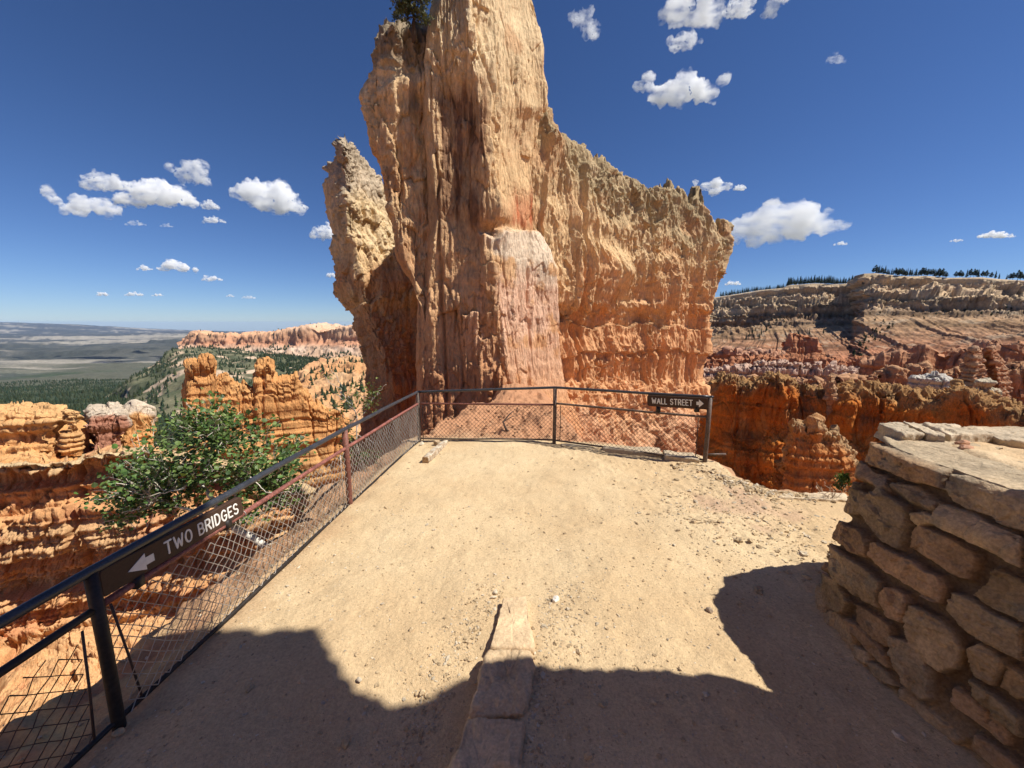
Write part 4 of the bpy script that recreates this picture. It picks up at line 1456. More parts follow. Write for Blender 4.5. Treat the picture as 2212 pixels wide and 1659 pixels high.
def on_x(px, py, X):
    x = (px - 1106) / F_PX
    v = (829.5 - py) / F_PX
    y = math.cos(PITCH) + math.sin(PITCH) * v
    z = -math.sin(PITCH) + math.cos(PITCH) * v
    t = X / x
    return np.array([X, y * t, EYE + z * t])


s1 = build_sign('trail_sign', 'long brown wooden board reading TWO BRIDGES with a left arrow on the left railing', on_x(213, 1235, -2.285), on_x(521, 1072, -2.212), on_x(528, 1110, -2.212), on_x(223, 1293, -2.285), .035,
                'TWO BRIDGES', .36, .945, .24, .76, [(.135, .42), (.235, .78), (.235, .60), (.285, .60), (.285, .30), (.235, .30), (.235, .12)], .022, 0)
# back plates and clamps of this sign
for t in (.18, .86):
    b = MB()
    y = 1.95 + 1.0 * t
    b.box((np.interp(y, [1.92, 4.7], [-2.31, -2.11]), y, .772), (.03, .026, .034))
    b.build('clamp', M['dark_post'], s1)


def on_line(px, py, A, B, off):
    """Point at (px, py) on the vertical plane through A-B shifted towards the trail by off."""
    A, B = np.array(A, float), np.array(B, float)
    e = (B - A) / np.linalg.norm(B - A)
    n = np.array([e[1], -e[0]])
    if n @ -A < 0:
        n = -n
    A = A + n * off
    x = (px - 1106) / F_PX
    v = (829.5 - py) / F_PX
    y = math.cos(PITCH) + math.sin(PITCH) * v
    z = -math.sin(PITCH) + math.cos(PITCH) * v
    t = (A @ n) / (x * n[0] + y * n[1])
    return np.array([x * t, y * t, EYE + z * t])


la, lb = (.825, 7.27), (3.235, 6.17)
s2 = build_sign('trail_sign', 'dark brown board reading WALL STREET with a right arrow on the far railing', on_line(1398, 853, la, lb, .05), on_line(1530, 860, la, lb, .05), on_line(1530, 885, la, lb, .05), on_line(1398, 877, la, lb, .05), .04,
                'WALL STREET', .085, .75, .27, .74, [(.93, .50), (.855, .84), (.855, .64), (.815, .64), (.815, .36), (.855, .36), (.855, .16)], .04, 0)
for px in (1422, 1505):
    b = MB()
    b.box(on_line(px, 884, la, lb, .02), (.03, .03, .045))
    b.build('clamp', M['dark_post'], s2)


# ------------------------------------------------------------------ canyon: cliffs, hills and valley
def rowsY(rows):
    return rows


def build_left_cliff():
    """Orange layered cliff below the railing on the left."""
    def Yb(px):
        return 12.6 + (px + 150) / 900.0 * 3.6
    xs = [-220, -60, 0, 80, 130, 165, 185, 240, 330, 450, 560, 660, 740]

    def row(f, dy):
        return [(x, f(x), Yb(x) + dy) for x in xs]

    def cap(x):
        return np.interp(x, [-220, 0, 100, 160, 175, 240, 330, 450, 560, 640, 745], [992, 998, 992, 985, 982, 968, 966, 985, 1010, 1040, 1075])
    rows = [row(lambda x: cap(x) + 60, 7), row(lambda x: cap(x) - 1, 5.5), row(lambda x: cap(x), 2.2), row(lambda x: cap(x) + 7, .0), row(lambda x: cap(x) + 30, -.05), row(lambda x: cap(x) + 42, .45), row(lambda x: cap(x) + 70, .35), row(lambda x: cap(x) + 120, -.1),
            row(lambda x: cap(x) + 190, -.1), row(lambda x: cap(x) + 250, .1), row(lambda x: cap(x) + 330, .1), row(lambda x: cap(x) + 400, -.5), row(lambda x: cap(x) + 470, -1.6), row(lambda x: cap(x) + 640, -4.2)]
    G = sheet(rows, 720, 640, smooth=4)
    px, py, _ = project(G)
    d = bryce(G, 1.1, .10, .34, .46, .34, 611, .60, fz=.4)
    d = d + .22 * bryce(G, .42, .1, .5, .7, .4, 615, .19)
    crack = np.exp(-((px - np.interp(py, [985, 1080, 1200, 1290], [166, 164, 183, 200]) - 3 * fbm(G * 2, 3, 618)) / 6.5) ** 2) * sst(8, 24, py - cap(px)) * sst(1310, 1270, py)
    cr2 = np.exp(-((px - 325) / 6) ** 2) * sst(1190, 1150, py) * sst(1040, 1060, py)
    d = d * sst(985 - 60, 1000, py - (cap(px) - 985) + 40) * (1 - .9 * sst(.5, 1.6, G[..., 1] - Yb(px))) * (.15 + .85 * sst(1, 14, py - cap(px)))
    G2, s = rocky(G, False, d)
    G2[..., 1] += 1.2 * crack + .5 * cr2
    w = fbm(G2 / 1.4, 4, 621)
    lz = vn(V3(0 * w, 0 * w, G2[..., 2] * 1.7 + .4 * w), 622)
    OR1 = np.array([.55, .285, .125])
    YEL = np.array([.56, .355, .18])
    c = mixc(OR1, YEL, np.clip(.35 + .7 * lz + .4 * w, 0, 1))
    c = mixc(c, REDO * 1.0, sst(.15, .7, fbm(G2 / 1.1 * np.array([1, 1, 2]), 4, 624)) * .6)
    capm = sst(40, 12, py - cap(px) + 10 * w)
    c = mixc(c, np.array([.50, .385, .22]), capm * .8)
    o = rock_obj('layered_cliff', G2, M['rock_near'], c, False, s)
    tag(o, 'broad orange layered cliff with a deep vertical crack below the left railing', 'rock formation')


build_left_cliff()


def fin_rock(name, label, skyline, Y0, Y1, bottom, steps, s, seed, cols, amp, thick=3.0, zs=.7, nu=320, nv=360, mat='rock_near', capcol=None, fz=.3, group=None, cat='rock formation', lean=0., crest_amp=.0, prof=None, col=None, teeth=0., vs=2.3):
    """A free-standing rock whose crest is the given skyline [(px, py)]; Y0..Y1 from its left to its right end."""
    x0, x1 = skyline[0][0], skyline[-1][0]

    def Yb(x):
        return Y0 + (x - x0) / (x1 - x0 + 1e-6) * (Y1 - Y0)
    sk = skyline

    def row(fpy, dy, ins=0.):
        r = []
        m = (x0 + x1) / 2
        for x, y in sk:
            xx = m + (x - m) * (1 - ins)
            r.append((xx, fpy(y), Yb(x) + dy))
        e = (x1 - x0) * .10
        a, c = r[0], r[-1]
        dx = max(1.5, e)
        r = [(a[0] + dx, a[1], a[2] + thick)] + [(a[0] + dx * .25, a[1], a[2] + thick * .35)] + r + [(c[0] - dx * .25, c[1], c[2] + thick * .35), (c[0] - dx, c[1], c[2] + thick)]
        return r
    ymax = max(y for _, y in sk)
    rows = [row(lambda y: y * .3 + (ymax + 10) * .7, thick * 1.1), row(lambda y: y + 1.0, thick * .7), row(lambda y: y, thick * .35), row(lambda y: y + .6, 0.)]
    pr = prof or [(0.05, -.05, 0), (.25, -.2, 0), (.5, -.3, 0), (.75, -.5, 0), (1.0, -.9, 0)]
    for t, dy, ins in pr:
        rows.append(row(lambda y, t=t: y + (bottom - y) * t, dy * thick * .6, ins))
    G = sheet(rows, nu, nv, smooth=1)
    px, py, _ = project(G)
    d = amp * bryce(G, s, *steps, seed, zs, fz=fz, vs=vs)
    sky = np.interp(px, [p[0] for p in sk], [p[1] for p in sk])
    if col:
        al = G[..., 0] * .75 - G[..., 1] * .6
        al = al + .25 * col[0] * fbm(G / (col[0] * 3), 2, seed + 60)
        d = d + col[1] * (ridged(V3(al / col[0], G[..., 2] / (col[0] * 9), 0 * al), 2, seed + 61, .6) - .5) + col[1] * .25 * np.sign(vn(V3(0 * al, 0 * al, G[..., 2] / (col[0] * .8)), seed + 62))
    if crest_amp:
        d = d + sst(.22, .02, (py - sky) / (bottom - sky + 1)) * crest_amp * (ridged(G / (s * .45), 3, seed + 70) - .5)
    G2, sg = rocky(G, False, d)
    if teeth:
        tw = worley(V3(G[..., 0], G[..., 1], 0 * px) / (teeth * 1.1), seed + 90)[1] + .6 * worley(V3(G[..., 0], G[..., 1], 0 * px) / (teeth * .45), seed + 91)[1]
        G2[..., 2] += teeth * .5 * (tw - .35) * sst(.20, .0, (py - sky) / (bottom - sky + 1))
    w = fbm(G2 / (s * 1.2), 4, seed + 80)
    t = (py - sky) / (bottom - sky) + .12 * w + .05 * vn(V3(0 * w, 0 * w, G2[..., 2] / zs * 2), seed + 81)
    c = ramp(t, cols)
    c = c * (1 + .12 * fbm(G2 / (s * .5), 3, seed + 83))[..., None]
    o = rock_obj(name, G2, M[mat], c, False, sg)
    return tag(o, label, cat, group)


OR1 = np.array([.56, .285, .11])
OR2 = np.array([.50, .22, .085])
YEL = np.array([.56, .33, .15])
# near ledges and pillars above the layered cliff
fin_rock('rock_ledge', 'knobbly yellow-orange rock ledge at the far left edge of the photo', [(-160, 905), (-80, 895), (-20, 892), (0, 893), (18, 898), (30, 888), (60, 884), (78, 890), (92, 883), (108, 884), (118, 900), (124, 925), (150, 958), (168, 972)], 14, 15.5, 1000,
         (.06, .40, .50, .2), 1.0, 701, [(0, YEL), (.3, mixc(OR1, YEL, np.array(.7))), (.6, OR1), (.8, YEL), (1, OR1)], .75, thick=2.4, zs=.42, teeth=.3)
fin_rock('rock_hoodoo', 'slender stacked rock pinnacle standing alone beside the far left ledge', [(146, 892), (150, 884), (158, 883), (163, 890), (164, 906)], 15, 15.2, 985, (.0, .35, .9, .0), .5, 711,
         [(0, YEL), (.5, mixc(OR1, YEL, np.array(.5))), (1, OR1)], .28, thick=.5, zs=.28, nu=120, nv=220, prof=[(.06, -.1, -.1), (.2, -.2, .1), (.28, -.2, -.15), (.4, -.2, .15), (.5, -.3, -.2), (.62, -.3, -.1), (.75, -.4, -.35), (1, -.6, -.8)])
PUR = np.array([.33, .155, .10])
WC = np.array([.50, .41, .31])
fin_rock('rock_pillar', 'dark red-brown pillar with pale cap between the pinnacle and the green bush', [(195, 902), (200, 886), (212, 878), (222, 882), (240, 880), (252, 884), (262, 890), (266, 905)], 17, 17.6, 985, (.15, .40, .55, .5), .9, 721,
         [(-.1, WC), (.10, WC), (.2, mixc(WC, PUR, np.array(.6))), (.3, PUR), (.7, PUR * .95), (1, PUR * 1.2)], .55, thick=1.5, zs=.5, nu=220, nv=260)
fin_rock('rock_pillar', 'orange fluted pillar with whitish cap partly behind the green bush', [(268, 905), (274, 880), (290, 872), (300, 876), (318, 877), (330, 881), (334, 905)], 18.2, 18.8, 985, (.5, .40, .2, .3), .8, 731,
         [(-.1, WC), (.10, WC * .97), (.22, mixc(YEL, OR1, np.array(.5))), (.6, OR1), (1, OR2)], .5, thick=1.5, zs=.7, nu=200, nv=260)
fin_rock('rock_pillar', 'small dark red stub of rock left of the red-brown pillar', [(172, 945), (177, 930), (184, 920), (194, 921), (198, 935)], 17.5, 17.8, 990, (.15, .25, .5, .4), .8, 741, [(0, PUR * 1.1), (1, PUR)], .35, thick=1., zs=.5, nu=120, nv=150)
fin_rock('rock_knoll', 'smooth pale orange mound between the pinnacle and red pillars', [(100, 912), (125, 906), (145, 905), (170, 903), (195, 906), (230, 915), (270, 930)], 26, 30, 985, (.05, .15, .05, .05), 2.0, 751, [(0, OR1 * 1.08), (1, OR1)], .5, thick=4, zs=1.5, nu=200, nv=160)

# orange castle-like wall behind the bush
castle = [(400, 868), (403, 830), (405, 782), (412, 771), (424, 771), (432, 775), (440, 768), (456, 768), (459, 782), (464, 800), (474, 812), (478, 806), (492, 803), (496, 818), (512, 822), (520, 832), (530, 824), (536, 838), (548, 836),
          (550, 806), (553, 783), (560, 779), (578, 777), (590, 780), (593, 800), (597, 812), (604, 802), (614, 808), (622, 806), (634, 812), (640, 806), (648, 822), (652, 838), (664, 838), (668, 856), (676, 866), (690, 868), (712, 876), (740, 884), (752, 900)]
castle = [(x, y + 7) for x, y in castle]
fin_rock('rock_castle', 'jagged orange castle-like rock wall with two square turrets behind the green bush', castle, 40, 47, 1210, (.16, .34, .62, .5), 1.8, 761,
         [(-.1, np.array([.56, .30, .12])), (.12, np.array([.56, .27, .10])), (.35, OR1 * 1.0), (.5, np.array([.58, .33, .14])), (.75, OR1), (1, mixc(OR1, YEL, np.array(.4)))], .48, thick=4.0, teeth=1.1, zs=1.05, nu=760, nv=540, crest_amp=.2, mat='rock')


# ------------------------------------------------------------------ wide terrain to the horizon
def build_terrain():
    az = np.radians(np.concatenate([np.arange(-180, -62, 3.0), np.arange(-62, -6, .075), np.arange(-6, 60, .3), np.arange(60, 180, 3.0)]))
    r = np.concatenate([[3.0, 8.0], 14 * 1.0155 ** np.arange(0, 525)])
    r = r[r < 46000]
    A, R = np.meshgrid(az, r)
    X, Y = R * np.sin(A), R * np.cos(A)
    D = np.maximum(Y, R * .55)
    zl = np.interp(np.log(D), np.log([3, 14, 20, 40, 60, 120, 300, 500, 1200, 2200, 3600, 8000, 14000, 20000, 30000, 46000]),
                   [-28, -28, -28, -30, -34, -52, -88, -124, -224, -332, -402, -440, -455, -492, -735, -1110])
    q = V3(X, Y, 0 * X)
    zl = zl + sst(250, 900, R) * 18 * fbm(q / 420, 4, 801) + sst(2500, 7000, R) * 34 * fbm(q / 2600, 5, 802)
    # badland scarps far out
    sc = fbm(q / 4200 * np.array([.7, 1.6, 1]), 5, 803)
    zl = zl + sst(4500, 7000, R) * (1 - sst(26000, 30000, R)) * 75 * (sst(-.05, .10, sc) - .5)
    sc2 = fbm(q / 2500 * np.array([.6, 1.5, 1]) + 7, 5, 805)
    zl = zl + sst(6000, 9000, R) * (1 - sst(26000, 30000, R)) * 60 * (sst(0, .12, sc2) - .5)
    pxa = 1106 + F_PX * np.tan(np.clip(A, -1.2, 1.2))
    hills = np.interp(pxa, [-400, 0, 120, 180, 230, 300, 420, 560, 800], [640, 640, 600, 545, 430, 330, 150, 40, 0])
    zl = zl + sst(24000, 38000, R) * hills * (1 + .13 * fbm(q / 5200, 4, 806)) + sst(15000, 26000, R) * 70 * fbm(q / 6000, 4, 807)
    zr = np.interp(np.log(D), np.log([3, 14, 40, 120, 300, 700, 900, 2000, 46000]), [-28, -28, -46, -74, -100, -90, 20, 10, -900])
    k = sst(math.radians(-3), math.radians(14), A)
    Z = zl * (1 - k) + zr * k
    G = V3(X, Y, Z)
    w = fbm(q / 900, 5, 811)
    wf = fbm(q / 160, 4, 812)
    DARK = np.array([.048, .062, .036])
    SCR = np.array([.098, .098, .070])
    PALEB = np.array([.30, .27, .215])
    GREYT = np.array([.075, .078, .07])
    forest = mixc(np.array([.12, .115, .07]), DARK, np.clip(.85 + .4 * wf, 0, 1))
    plain = mixc(SCR, DARK * 1.2, sst(.05, .45, w + .25 * wf))
    plain = mixc(plain, PALEB * .9, sst(.45, .62, fbm(q / 700 + 3, 4, 813)))
    bad = mixc(GREYT, PALEB, sst(.0, .42, .9 * fbm(q / 1000 * np.array([.4, 1.2, 1]), 6, 814, .65) + .3 * wf))
    slope = np.abs(np.gradient(sc, axis=0)) * 30
    bad = mixc(bad, np.array([.058, .062, .052]), sst(.0, .4, fbm(q / 2300 * np.array([.45, 1.7, 1]) + 5, 5, 815)) * .85)
    c = mixc(forest, plain, sst(2500, 3300, R + 700 * w))
    c = mixc(c, bad, sst(4700, 6200, R + 1500 * w))
    rc = mixc(OR1 * .85, OR2, np.clip(.5 + wf, 0, 1))
    c = mixc(c, rc, sst(420, 250, R))
    c = mixc(c, np.array([.16, .15, .10]), k * sst(600, 1100, R))
    o = grid_obj('terrain', G, M['terrain'], c)
    tag(o, 'wide green and pale valley floor reaching to the blue horizon on the left', None, None, 'structure')
    return G, A, R


TG, TA, TR_ = build_terrain()


def cones(pos, h, seed, taper=.26, sides=5, dark=(.040, .055, .030)):
    """Many small conifers as stacked ragged cones; pos (n,3), h (n,)."""
    r = np.random.default_rng(seed)
    n = len(pos)
    tiers = [(0.08, .52, 1.0), (.34, .80, .74), (.60, 1.0, .46)]
    Vs, Fs = [], []
    off = 0
    for z0, z1, w in tiers:
        ang = np.linspace(0, 2 * math.pi, sides, endpoint=False)[None] + r.uniform(0, 6.28, (n, 1))
        rad = (h * taper * w)[:, None] * r.uniform(.7, 1.25, (n, sides))
        ring = np.stack([pos[:, 0:1] + rad * np.cos(ang), pos[:, 1:2] + rad * np.sin(ang), pos[:, 2:3] + (h * z0)[:, None] * np.ones((1, sides)) + rad * r.uniform(-.2, .2, (n, sides))], -1)
        apex = pos + np.stack([0 * h, 0 * h, h * z1], -1)
        V = np.concatenate([ring, apex[:, None]], 1)
        Vs.append(V.reshape(-1, 3))
        j = np.arange(sides)
        f = np.stack([j, (j + 1) % sides, np.full(sides, sides)], 1)
        Fs.append((f[None] + (np.arange(n) * (sides + 1))[:, None, None]).reshape(-1, 3) + off)
        off += n * (sides + 1)
    V = np.concatenate(Vs)
    tint = np.array(dark)[None] * r.uniform(.7, 1.35, (n, 1)) * (1 + np.array([[.25, .05, -.1]]) * r.uniform(-1, 1, (n, 1)))
    c = np.concatenate([np.repeat(tint, sides + 1, 0)] * 3)
    return V, np.concatenate(Fs), c


def sample_grid(G, n, mask, seed):
    """Random points on the grid surface where mask (cell weight by area) allows."""
    r = np.random.default_rng(seed)
    a = np.linalg.norm(np.cross(G[1:, :-1] - G[:-1, :-1], G[:-1, 1:] - G[:-1, :-1]), axis=-1) * mask[:-1, :-1]
    p = (a / a.sum()).ravel()
    k = r.choice(len(p), n, p=p)
    i, j = np.unravel_index(k, a.shape)
    u, v = r.random((n, 1)), r.random((n, 1))
    return G[i, j] * (1 - u) * (1 - v) + G[i + 1, j] * u * (1 - v) + G[i, j + 1] * (1 - u) * v + G[i + 1, j + 1] * u * v


def far_sheet(name, label, rows, nu, nv, dispf, colf, mat, cat=None, kind='structure', smooth=2, group=None):
    G = sheet(rows, nu, nv, smooth)
    d = dispf(G)
    G2, s = rocky(G, False, d)
    o = rock_obj(name, G2, M[mat], colf(G2), False, s)
    tag(o, label, cat, group, kind)
    return G2


def P_(rows):
    return rows


# forested spur that runs down from the mesa into the valley
spur = far_sheet('hill', 'wooded spur with pale rocky streaks sloping from the mesa down into the valley',
                 [[(150, 905, 1300), (300, 830, 1500), (420, 765, 1900), (560, 770, 2000), (700, 775, 2000), (900, 780, 2000)],
                  [(150, 898, 1050), (230, 868, 1000), (290, 812, 1000), (330, 790, 1050), (365, 768, 1150), (400, 757, 1250), (430, 752, 1350), (500, 760, 1350), (600, 772, 1300), (700, 778, 1200), (800, 782, 1150), (900, 784, 1150)],
                  [(150, 900, 900), (240, 885, 830), (300, 850, 800), (345, 820, 850), (400, 790, 900), (450, 785, 900), (560, 800, 850), (700, 805, 800), (900, 805, 800)],
                  [(150, 915, 650), (260, 910, 600), (330, 890, 560), (400, 860, 560), (480, 850, 560), (600, 850, 540), (900, 850, 520)],
                  [(150, 960, 330), (260, 960, 320), (400, 950, 310), (600, 940, 300), (900, 940, 300)]],
                 420, 320, lambda G: 14 * fbm(G / 130, 5, 831) + 9 * (ridged(G / 70, 3, 833) - .5),
                 lambda G: mixc(mixc(np.array([.16, .15, .09]), np.array([.075, .085, .05]), np.clip(.5 + fbm(G / 60, 4, 835), 0, 1)),
                                np.array([.52, .38, .26]), sst(.22, .5, ridged(G / 75, 3, 833) * .7 + .5 * fbm(G / 40, 3, 836) - .25)), 'rock_far')

mesa_c = lambda G: mesa_colour(G)


def mesa_colour(G):
    px, py, _ = project(G)
    w = fbm(G / 60, 4, 841)
    c = ramp(py + 5 * w, [(700, np.array([.60, .40, .27])), (722, np.array([.58, .33, .19])), (742, np.array([.50, .245, .14])), (752, np.array([.46, .31, .21])), (775, np.array([.44, .29, .19])), (800, np.array([.38, .26, .17]))])
    pale = sst(.2, .6, fbm(G / 45 * np.array([1, 1, .4]), 4, 843))
    c = mixc(c, np.array([.62, .47, .36]), pale * .45 * sst(742, 755, py))
    return c


mesa_top = [(385, 745), (398, 740), (412, 728), (418, 720), (430, 718), (470, 722), (520, 724), (560, 721), (610, 718), (622, 712), (660, 706), (700, 703), (745, 706), (790, 709), (900, 712), (1000, 716)]
mesa = far_sheet('mesa', 'long flat-topped orange mesa with pale gullied skirts on the left horizon',
                 [[(x, y + 2, 2600) for x, y in mesa_top], [(x, y, 2100) for x, y in mesa_top], [(x, y + 1.5, 1700 - (x - 400) * .3) for x, y in mesa_top],
                  [(x, max(y + 1, 744 - (0 if x > 410 else -4)) if x < 620 else np.interp(x, [620, 700, 1000], [744, 738, 738]), 1680 - (x - 400) * .3) for x, y in mesa_top],
                  [(385, 756, 1640), (420, 756, 1600), (600, 758, 1540), (800, 756, 1480), (1000, 756, 1450)], [(370, 772, 1560), (420, 776, 1500), (600, 780, 1400), (800, 785, 1330), (1000, 785, 1300)], [(360, 800, 1250), (600, 810, 1150), (1000, 810, 1100)]],
                 620, 300, lambda G: 12 * (ridged(G * np.array([1, 1, .25]) / 46, 4, 845) - .5) + 7 * fbm(G / 26, 4, 846) + 22 * (ridged(G * np.array([1, 1, .1]) / 130, 2, 847) - .5),
                 mesa_colour, 'rock_far')
# rounded orange hill under the mesa, beside the spire
hillc = lambda G: mixc(mixc(np.array([.52, .27, .12]), np.array([.55, .36, .20]), np.clip(.4 + .7 * fbm(G / 22, 4, 851), 0, 1)), np.array([.50, .25, .13]), sst(.2, .7, fbm(G / 12 * np.array([1, 1, .4]), 4, 852)) * .6)
hill = far_sheet('hill', 'rounded orange badland hill dotted with small trees between the castle rock and the spire',
                 [[(590, 850, 420), (640, 815, 430), (690, 790, 430), (800, 785, 430), (960, 790, 430)], [(590, 842, 300), (640, 806, 300), (665, 790, 300), (700, 778, 300), (740, 773, 300), (790, 770, 300), (880, 772, 300), (960, 780, 300)],
                  [(590, 852, 270), (650, 822, 262), (700, 800, 258), (760, 795, 255), (820, 795, 250), (960, 800, 250)], [(590, 880, 210), (650, 860, 200), (720, 845, 190), (800, 840, 185), (960, 850, 180)], [(590, 940, 130), (700, 930, 120), (800, 930, 115), (960, 940, 110)]],
                 360, 260, lambda G: 6.5 * (ridged(G * np.array([1, 1, .5]) / 24, 4, 853) - .5) + 2.6 * fbm(G / 8, 5, 854), hillc, 'rock_mid')


def woods():
    V, F, C, off = [], [], [], 0

    def add(p, h, seed, **k):
        nonlocal off
        v, f, c = cones(p, h, seed, **k)
        V.append(v)
        F.append(f + off)
        C.append(c)
        off += len(v)
    r = np.random.default_rng(5)
    m = ((TR_ > 330) & (TR_ < 3300) & (TA > -1.02) & (TA < -.20)).astype(float)
    m = m / (150 + TR_) ** 1.55 * (fbm(TG / 260, 4, 861) > -.42)
    p = sample_grid(TG, 30000, m, 3)
    add(p, r.uniform(6, 13, len(p)), 4)
    px, py, _ = project(spur)
    m = (fbm(spur / 55, 4, 863) + .35 * sst(790, 880, py) > -.12).astype(float)
    p = sample_grid(spur, 7000, m, 6)
    add(p, r.uniform(5, 11, len(p)), 7)
    px, py, _ = project(mesa)
    m = ((py > 746) & (fbm(mesa / 80, 4, 865) > .16)).astype(float) + .02
    p = sample_grid(mesa, 2200, m, 8)
    add(p, r.uniform(7, 13, len(p)), 9)
    p = sample_grid(spur, 5000, ((px0 := project(spur)[0]) > 560).astype(float) * (fbm(spur / 90, 3, 866) > -.1), 10)
    add(p, r.uniform(6, 12, len(p)), 11)
    m = ((fbm(hill / 18, 3, 868) > .05) * (np.indices(hill.shape[:2])[0] > 60)).astype(float)
    p = sample_grid(hill, 420, m, 12)
    add(p, r.uniform(2.2, 5.0, len(p)), 13)
    o = mesh_np('woodland', np.concatenate(V), [np.concatenate(F)], M['forest_leaf'], np.concatenate(C), smooth=False)
    tag(o, 'dark conifer woodland covering the valley below the mesa on the left', 'woodland', None, 'stuff')


M['forest_leaf'] = surf_mat('forest_leaf', None, .9, .1, .05, 0, 1, spec=.05)
woods()


# ------------------------------------------------------------------ right side: rim, slopes, hoodoo bands, shaded wall
rim_line = [(1440, 655), (1500, 650), (1545, 642), (1560, 640), (1600, 634), (1640, 627), (1690, 622), (1705, 616), (1760, 612), (1800, 614), (1838, 612), (1846, 596), (1866, 591), (1890, 590), (1925, 594), (1960, 597), (2000, 596), (2050, 600), (2120, 599), (2160, 603), (2212, 606), (2320, 608), (2450, 615)]


def rimY(x):
    return float(np.interp(x, [1440, 1700, 1840, 1850, 2212, 2450], [860, 760, 700, 610, 520, 480]))


def rim_colour(G):
    px, py, _ = project(G)
    w = fbm(G / 26, 4, 871)
    crest = np.interp(px, [p[0] for p in rim_line], [p[1] for p in rim_line])
    t = (py - crest) / (800 - crest) * 200 + 9 * w
    c = ramp(t, [(-5, np.array([.44, .33, .21])), (18, np.array([.41, .295, .185])), (45, np.array([.43, .31, .19])), (75, np.array([.22, .145, .09])), (95, np.array([.27, .17, .095])), (120, np.array([.285, .165, .095])), (150, np.array([.30, .145, .08])),
                 (175, np.array([.37, .165, .09])), (215, np.array([.36, .14, .07]))])
    lz = vn(V3(0 * w, 0 * w, G[..., 2] / 3.4 + .35 * w), 873) + .6 * vn(V3(0 * w, 0 * w + 5, G[..., 2] / 1.3 + .35 * w), 874)
    c = c * (1 + .38 * lz)[..., None]
    c = mixc(c, np.array([.40, .315, .22]), sst(.3, .65, fbm(G * np.array([1, 1, .35]) / 18, 4, 875)) * .45)
    return c


def rim_disp(G):
    px, py, _ = project(G)
    crest = np.interp(px, [p[0] for p in rim_line], [p[1] for p in rim_line])
    t = py - crest
    cl = sst(2, 12, t) * sst(95, 70, t)                       # upper cliff
    sl = sst(75, 100, t)
    fine = ridged(G * np.array([1, 1, .3]) / 9, 4, 890) - .5
    we = worley((G + 3 * fbm(G / 8, 3, 892)[..., None]) * np.array([1, 1, .55]) / 8.5, 893)
    d = cl * (2.6 * we[1] - 2.2 * np.exp(-we[0] / .10))
    d = d + cl * (11 * (ridged(G * np.array([1, 1, .1]) / 26, 4, 881) - .5) + 3.2 * np.sign(vn(V3(0 * t, 0 * t, G[..., 2] / 5.5), 882)) + 2.0 * np.sign(vn(V3(0 * t, 0 * t, G[..., 2] / 2.3), 884)) + 2.5 * fbm(G / 9, 5, 883) + 3 * fine)
    along = G[..., 0] * .8 - G[..., 1] * .6
    gul = V3((along + G[..., 2] * .7) / 17, G[..., 2] / 140, 0 * t)
    d = d + sl * (6.5 * (ridged(gul, 4, 885, .6) - .55) + 1.6 * fbm(G / 10, 4, 886) + .5 * fine)
    d = d + sl * 1.6 * np.clip(np.sign(vn(V3(0 * t, 0 * t, G[..., 2] / 6), 888) - .1), 0, 1)
    return d


rim = far_sheet('canyon_rim', 'broad grey and tan canyon rim with cliffs over gullied pink slopes at the right', [
    [(x, y + 4, rimY(x) + 420) for x, y in rim_line], [(x, y + .5, rimY(x) + 120) for x, y in rim_line], [(x, y, rimY(x) + 4) for x, y in rim_line],
    [(x, y + 9, rimY(x)) for x, y in rim_line], [(x, y + 26, rimY(x) - 8) for x, y in rim_line], [(x, y + 40, rimY(x) - 30) for x, y in rim_line], [(x, y + 70, rimY(x) - 40) for x, y in rim_line],
    [(x, np.interp(x, [1440, 1700, 1850, 2450], [712, 694, 682, 680]), rimY(x) - 75) for x, y in rim_line],
    [(x, np.interp(x, [1440, 1700, 1850, 2450], [742, 732, 722, 715]), rimY(x) - 160) for x, y in rim_line],
    [(x, np.interp(x, [1440, 1700, 1850, 2450], [770, 772, 760, 745]), rimY(x) * .55) for x, y in rim_line],
    [(x, np.interp(x, [1440, 1700, 1850, 2450], [815, 815, 805, 790]), rimY(x) * .40) for x, y in rim_line],
    [(x, np.interp(x, [1440, 1700, 1850, 2450], [900, 900, 900, 890]), rimY(x) * .28) for x, y in rim_line]], 900, 520, rim_disp, rim_colour, 'rock_far')

RD = np.array([.40, .18, .09])
RD2 = np.array([.36, .155, .08])
PKW = np.array([.50, .34, .255])


def jag(x0, x1, y, amp, n, seed, tilt=0.):
    r = np.random.default_rng(seed)
    o = []
    for k in range(n):
        x = x0 + (x1 - x0) * k / (n - 1)
        o.append((x, y + tilt * k / (n - 1) + r.uniform(-amp, amp)))
    return o


def jagf(pts, amp, step, seed):
    """A skyline through pts broken into random notches."""
    r = np.random.default_rng(seed)
    x = np.arange(pts[0][0], pts[-1][0], step)
    y = np.interp(x, [p[0] for p in pts], [p[1] for p in pts]) + r.uniform(-amp, amp, len(x)) * (r.random(len(x)) < .7)
    return list(zip(x, y))


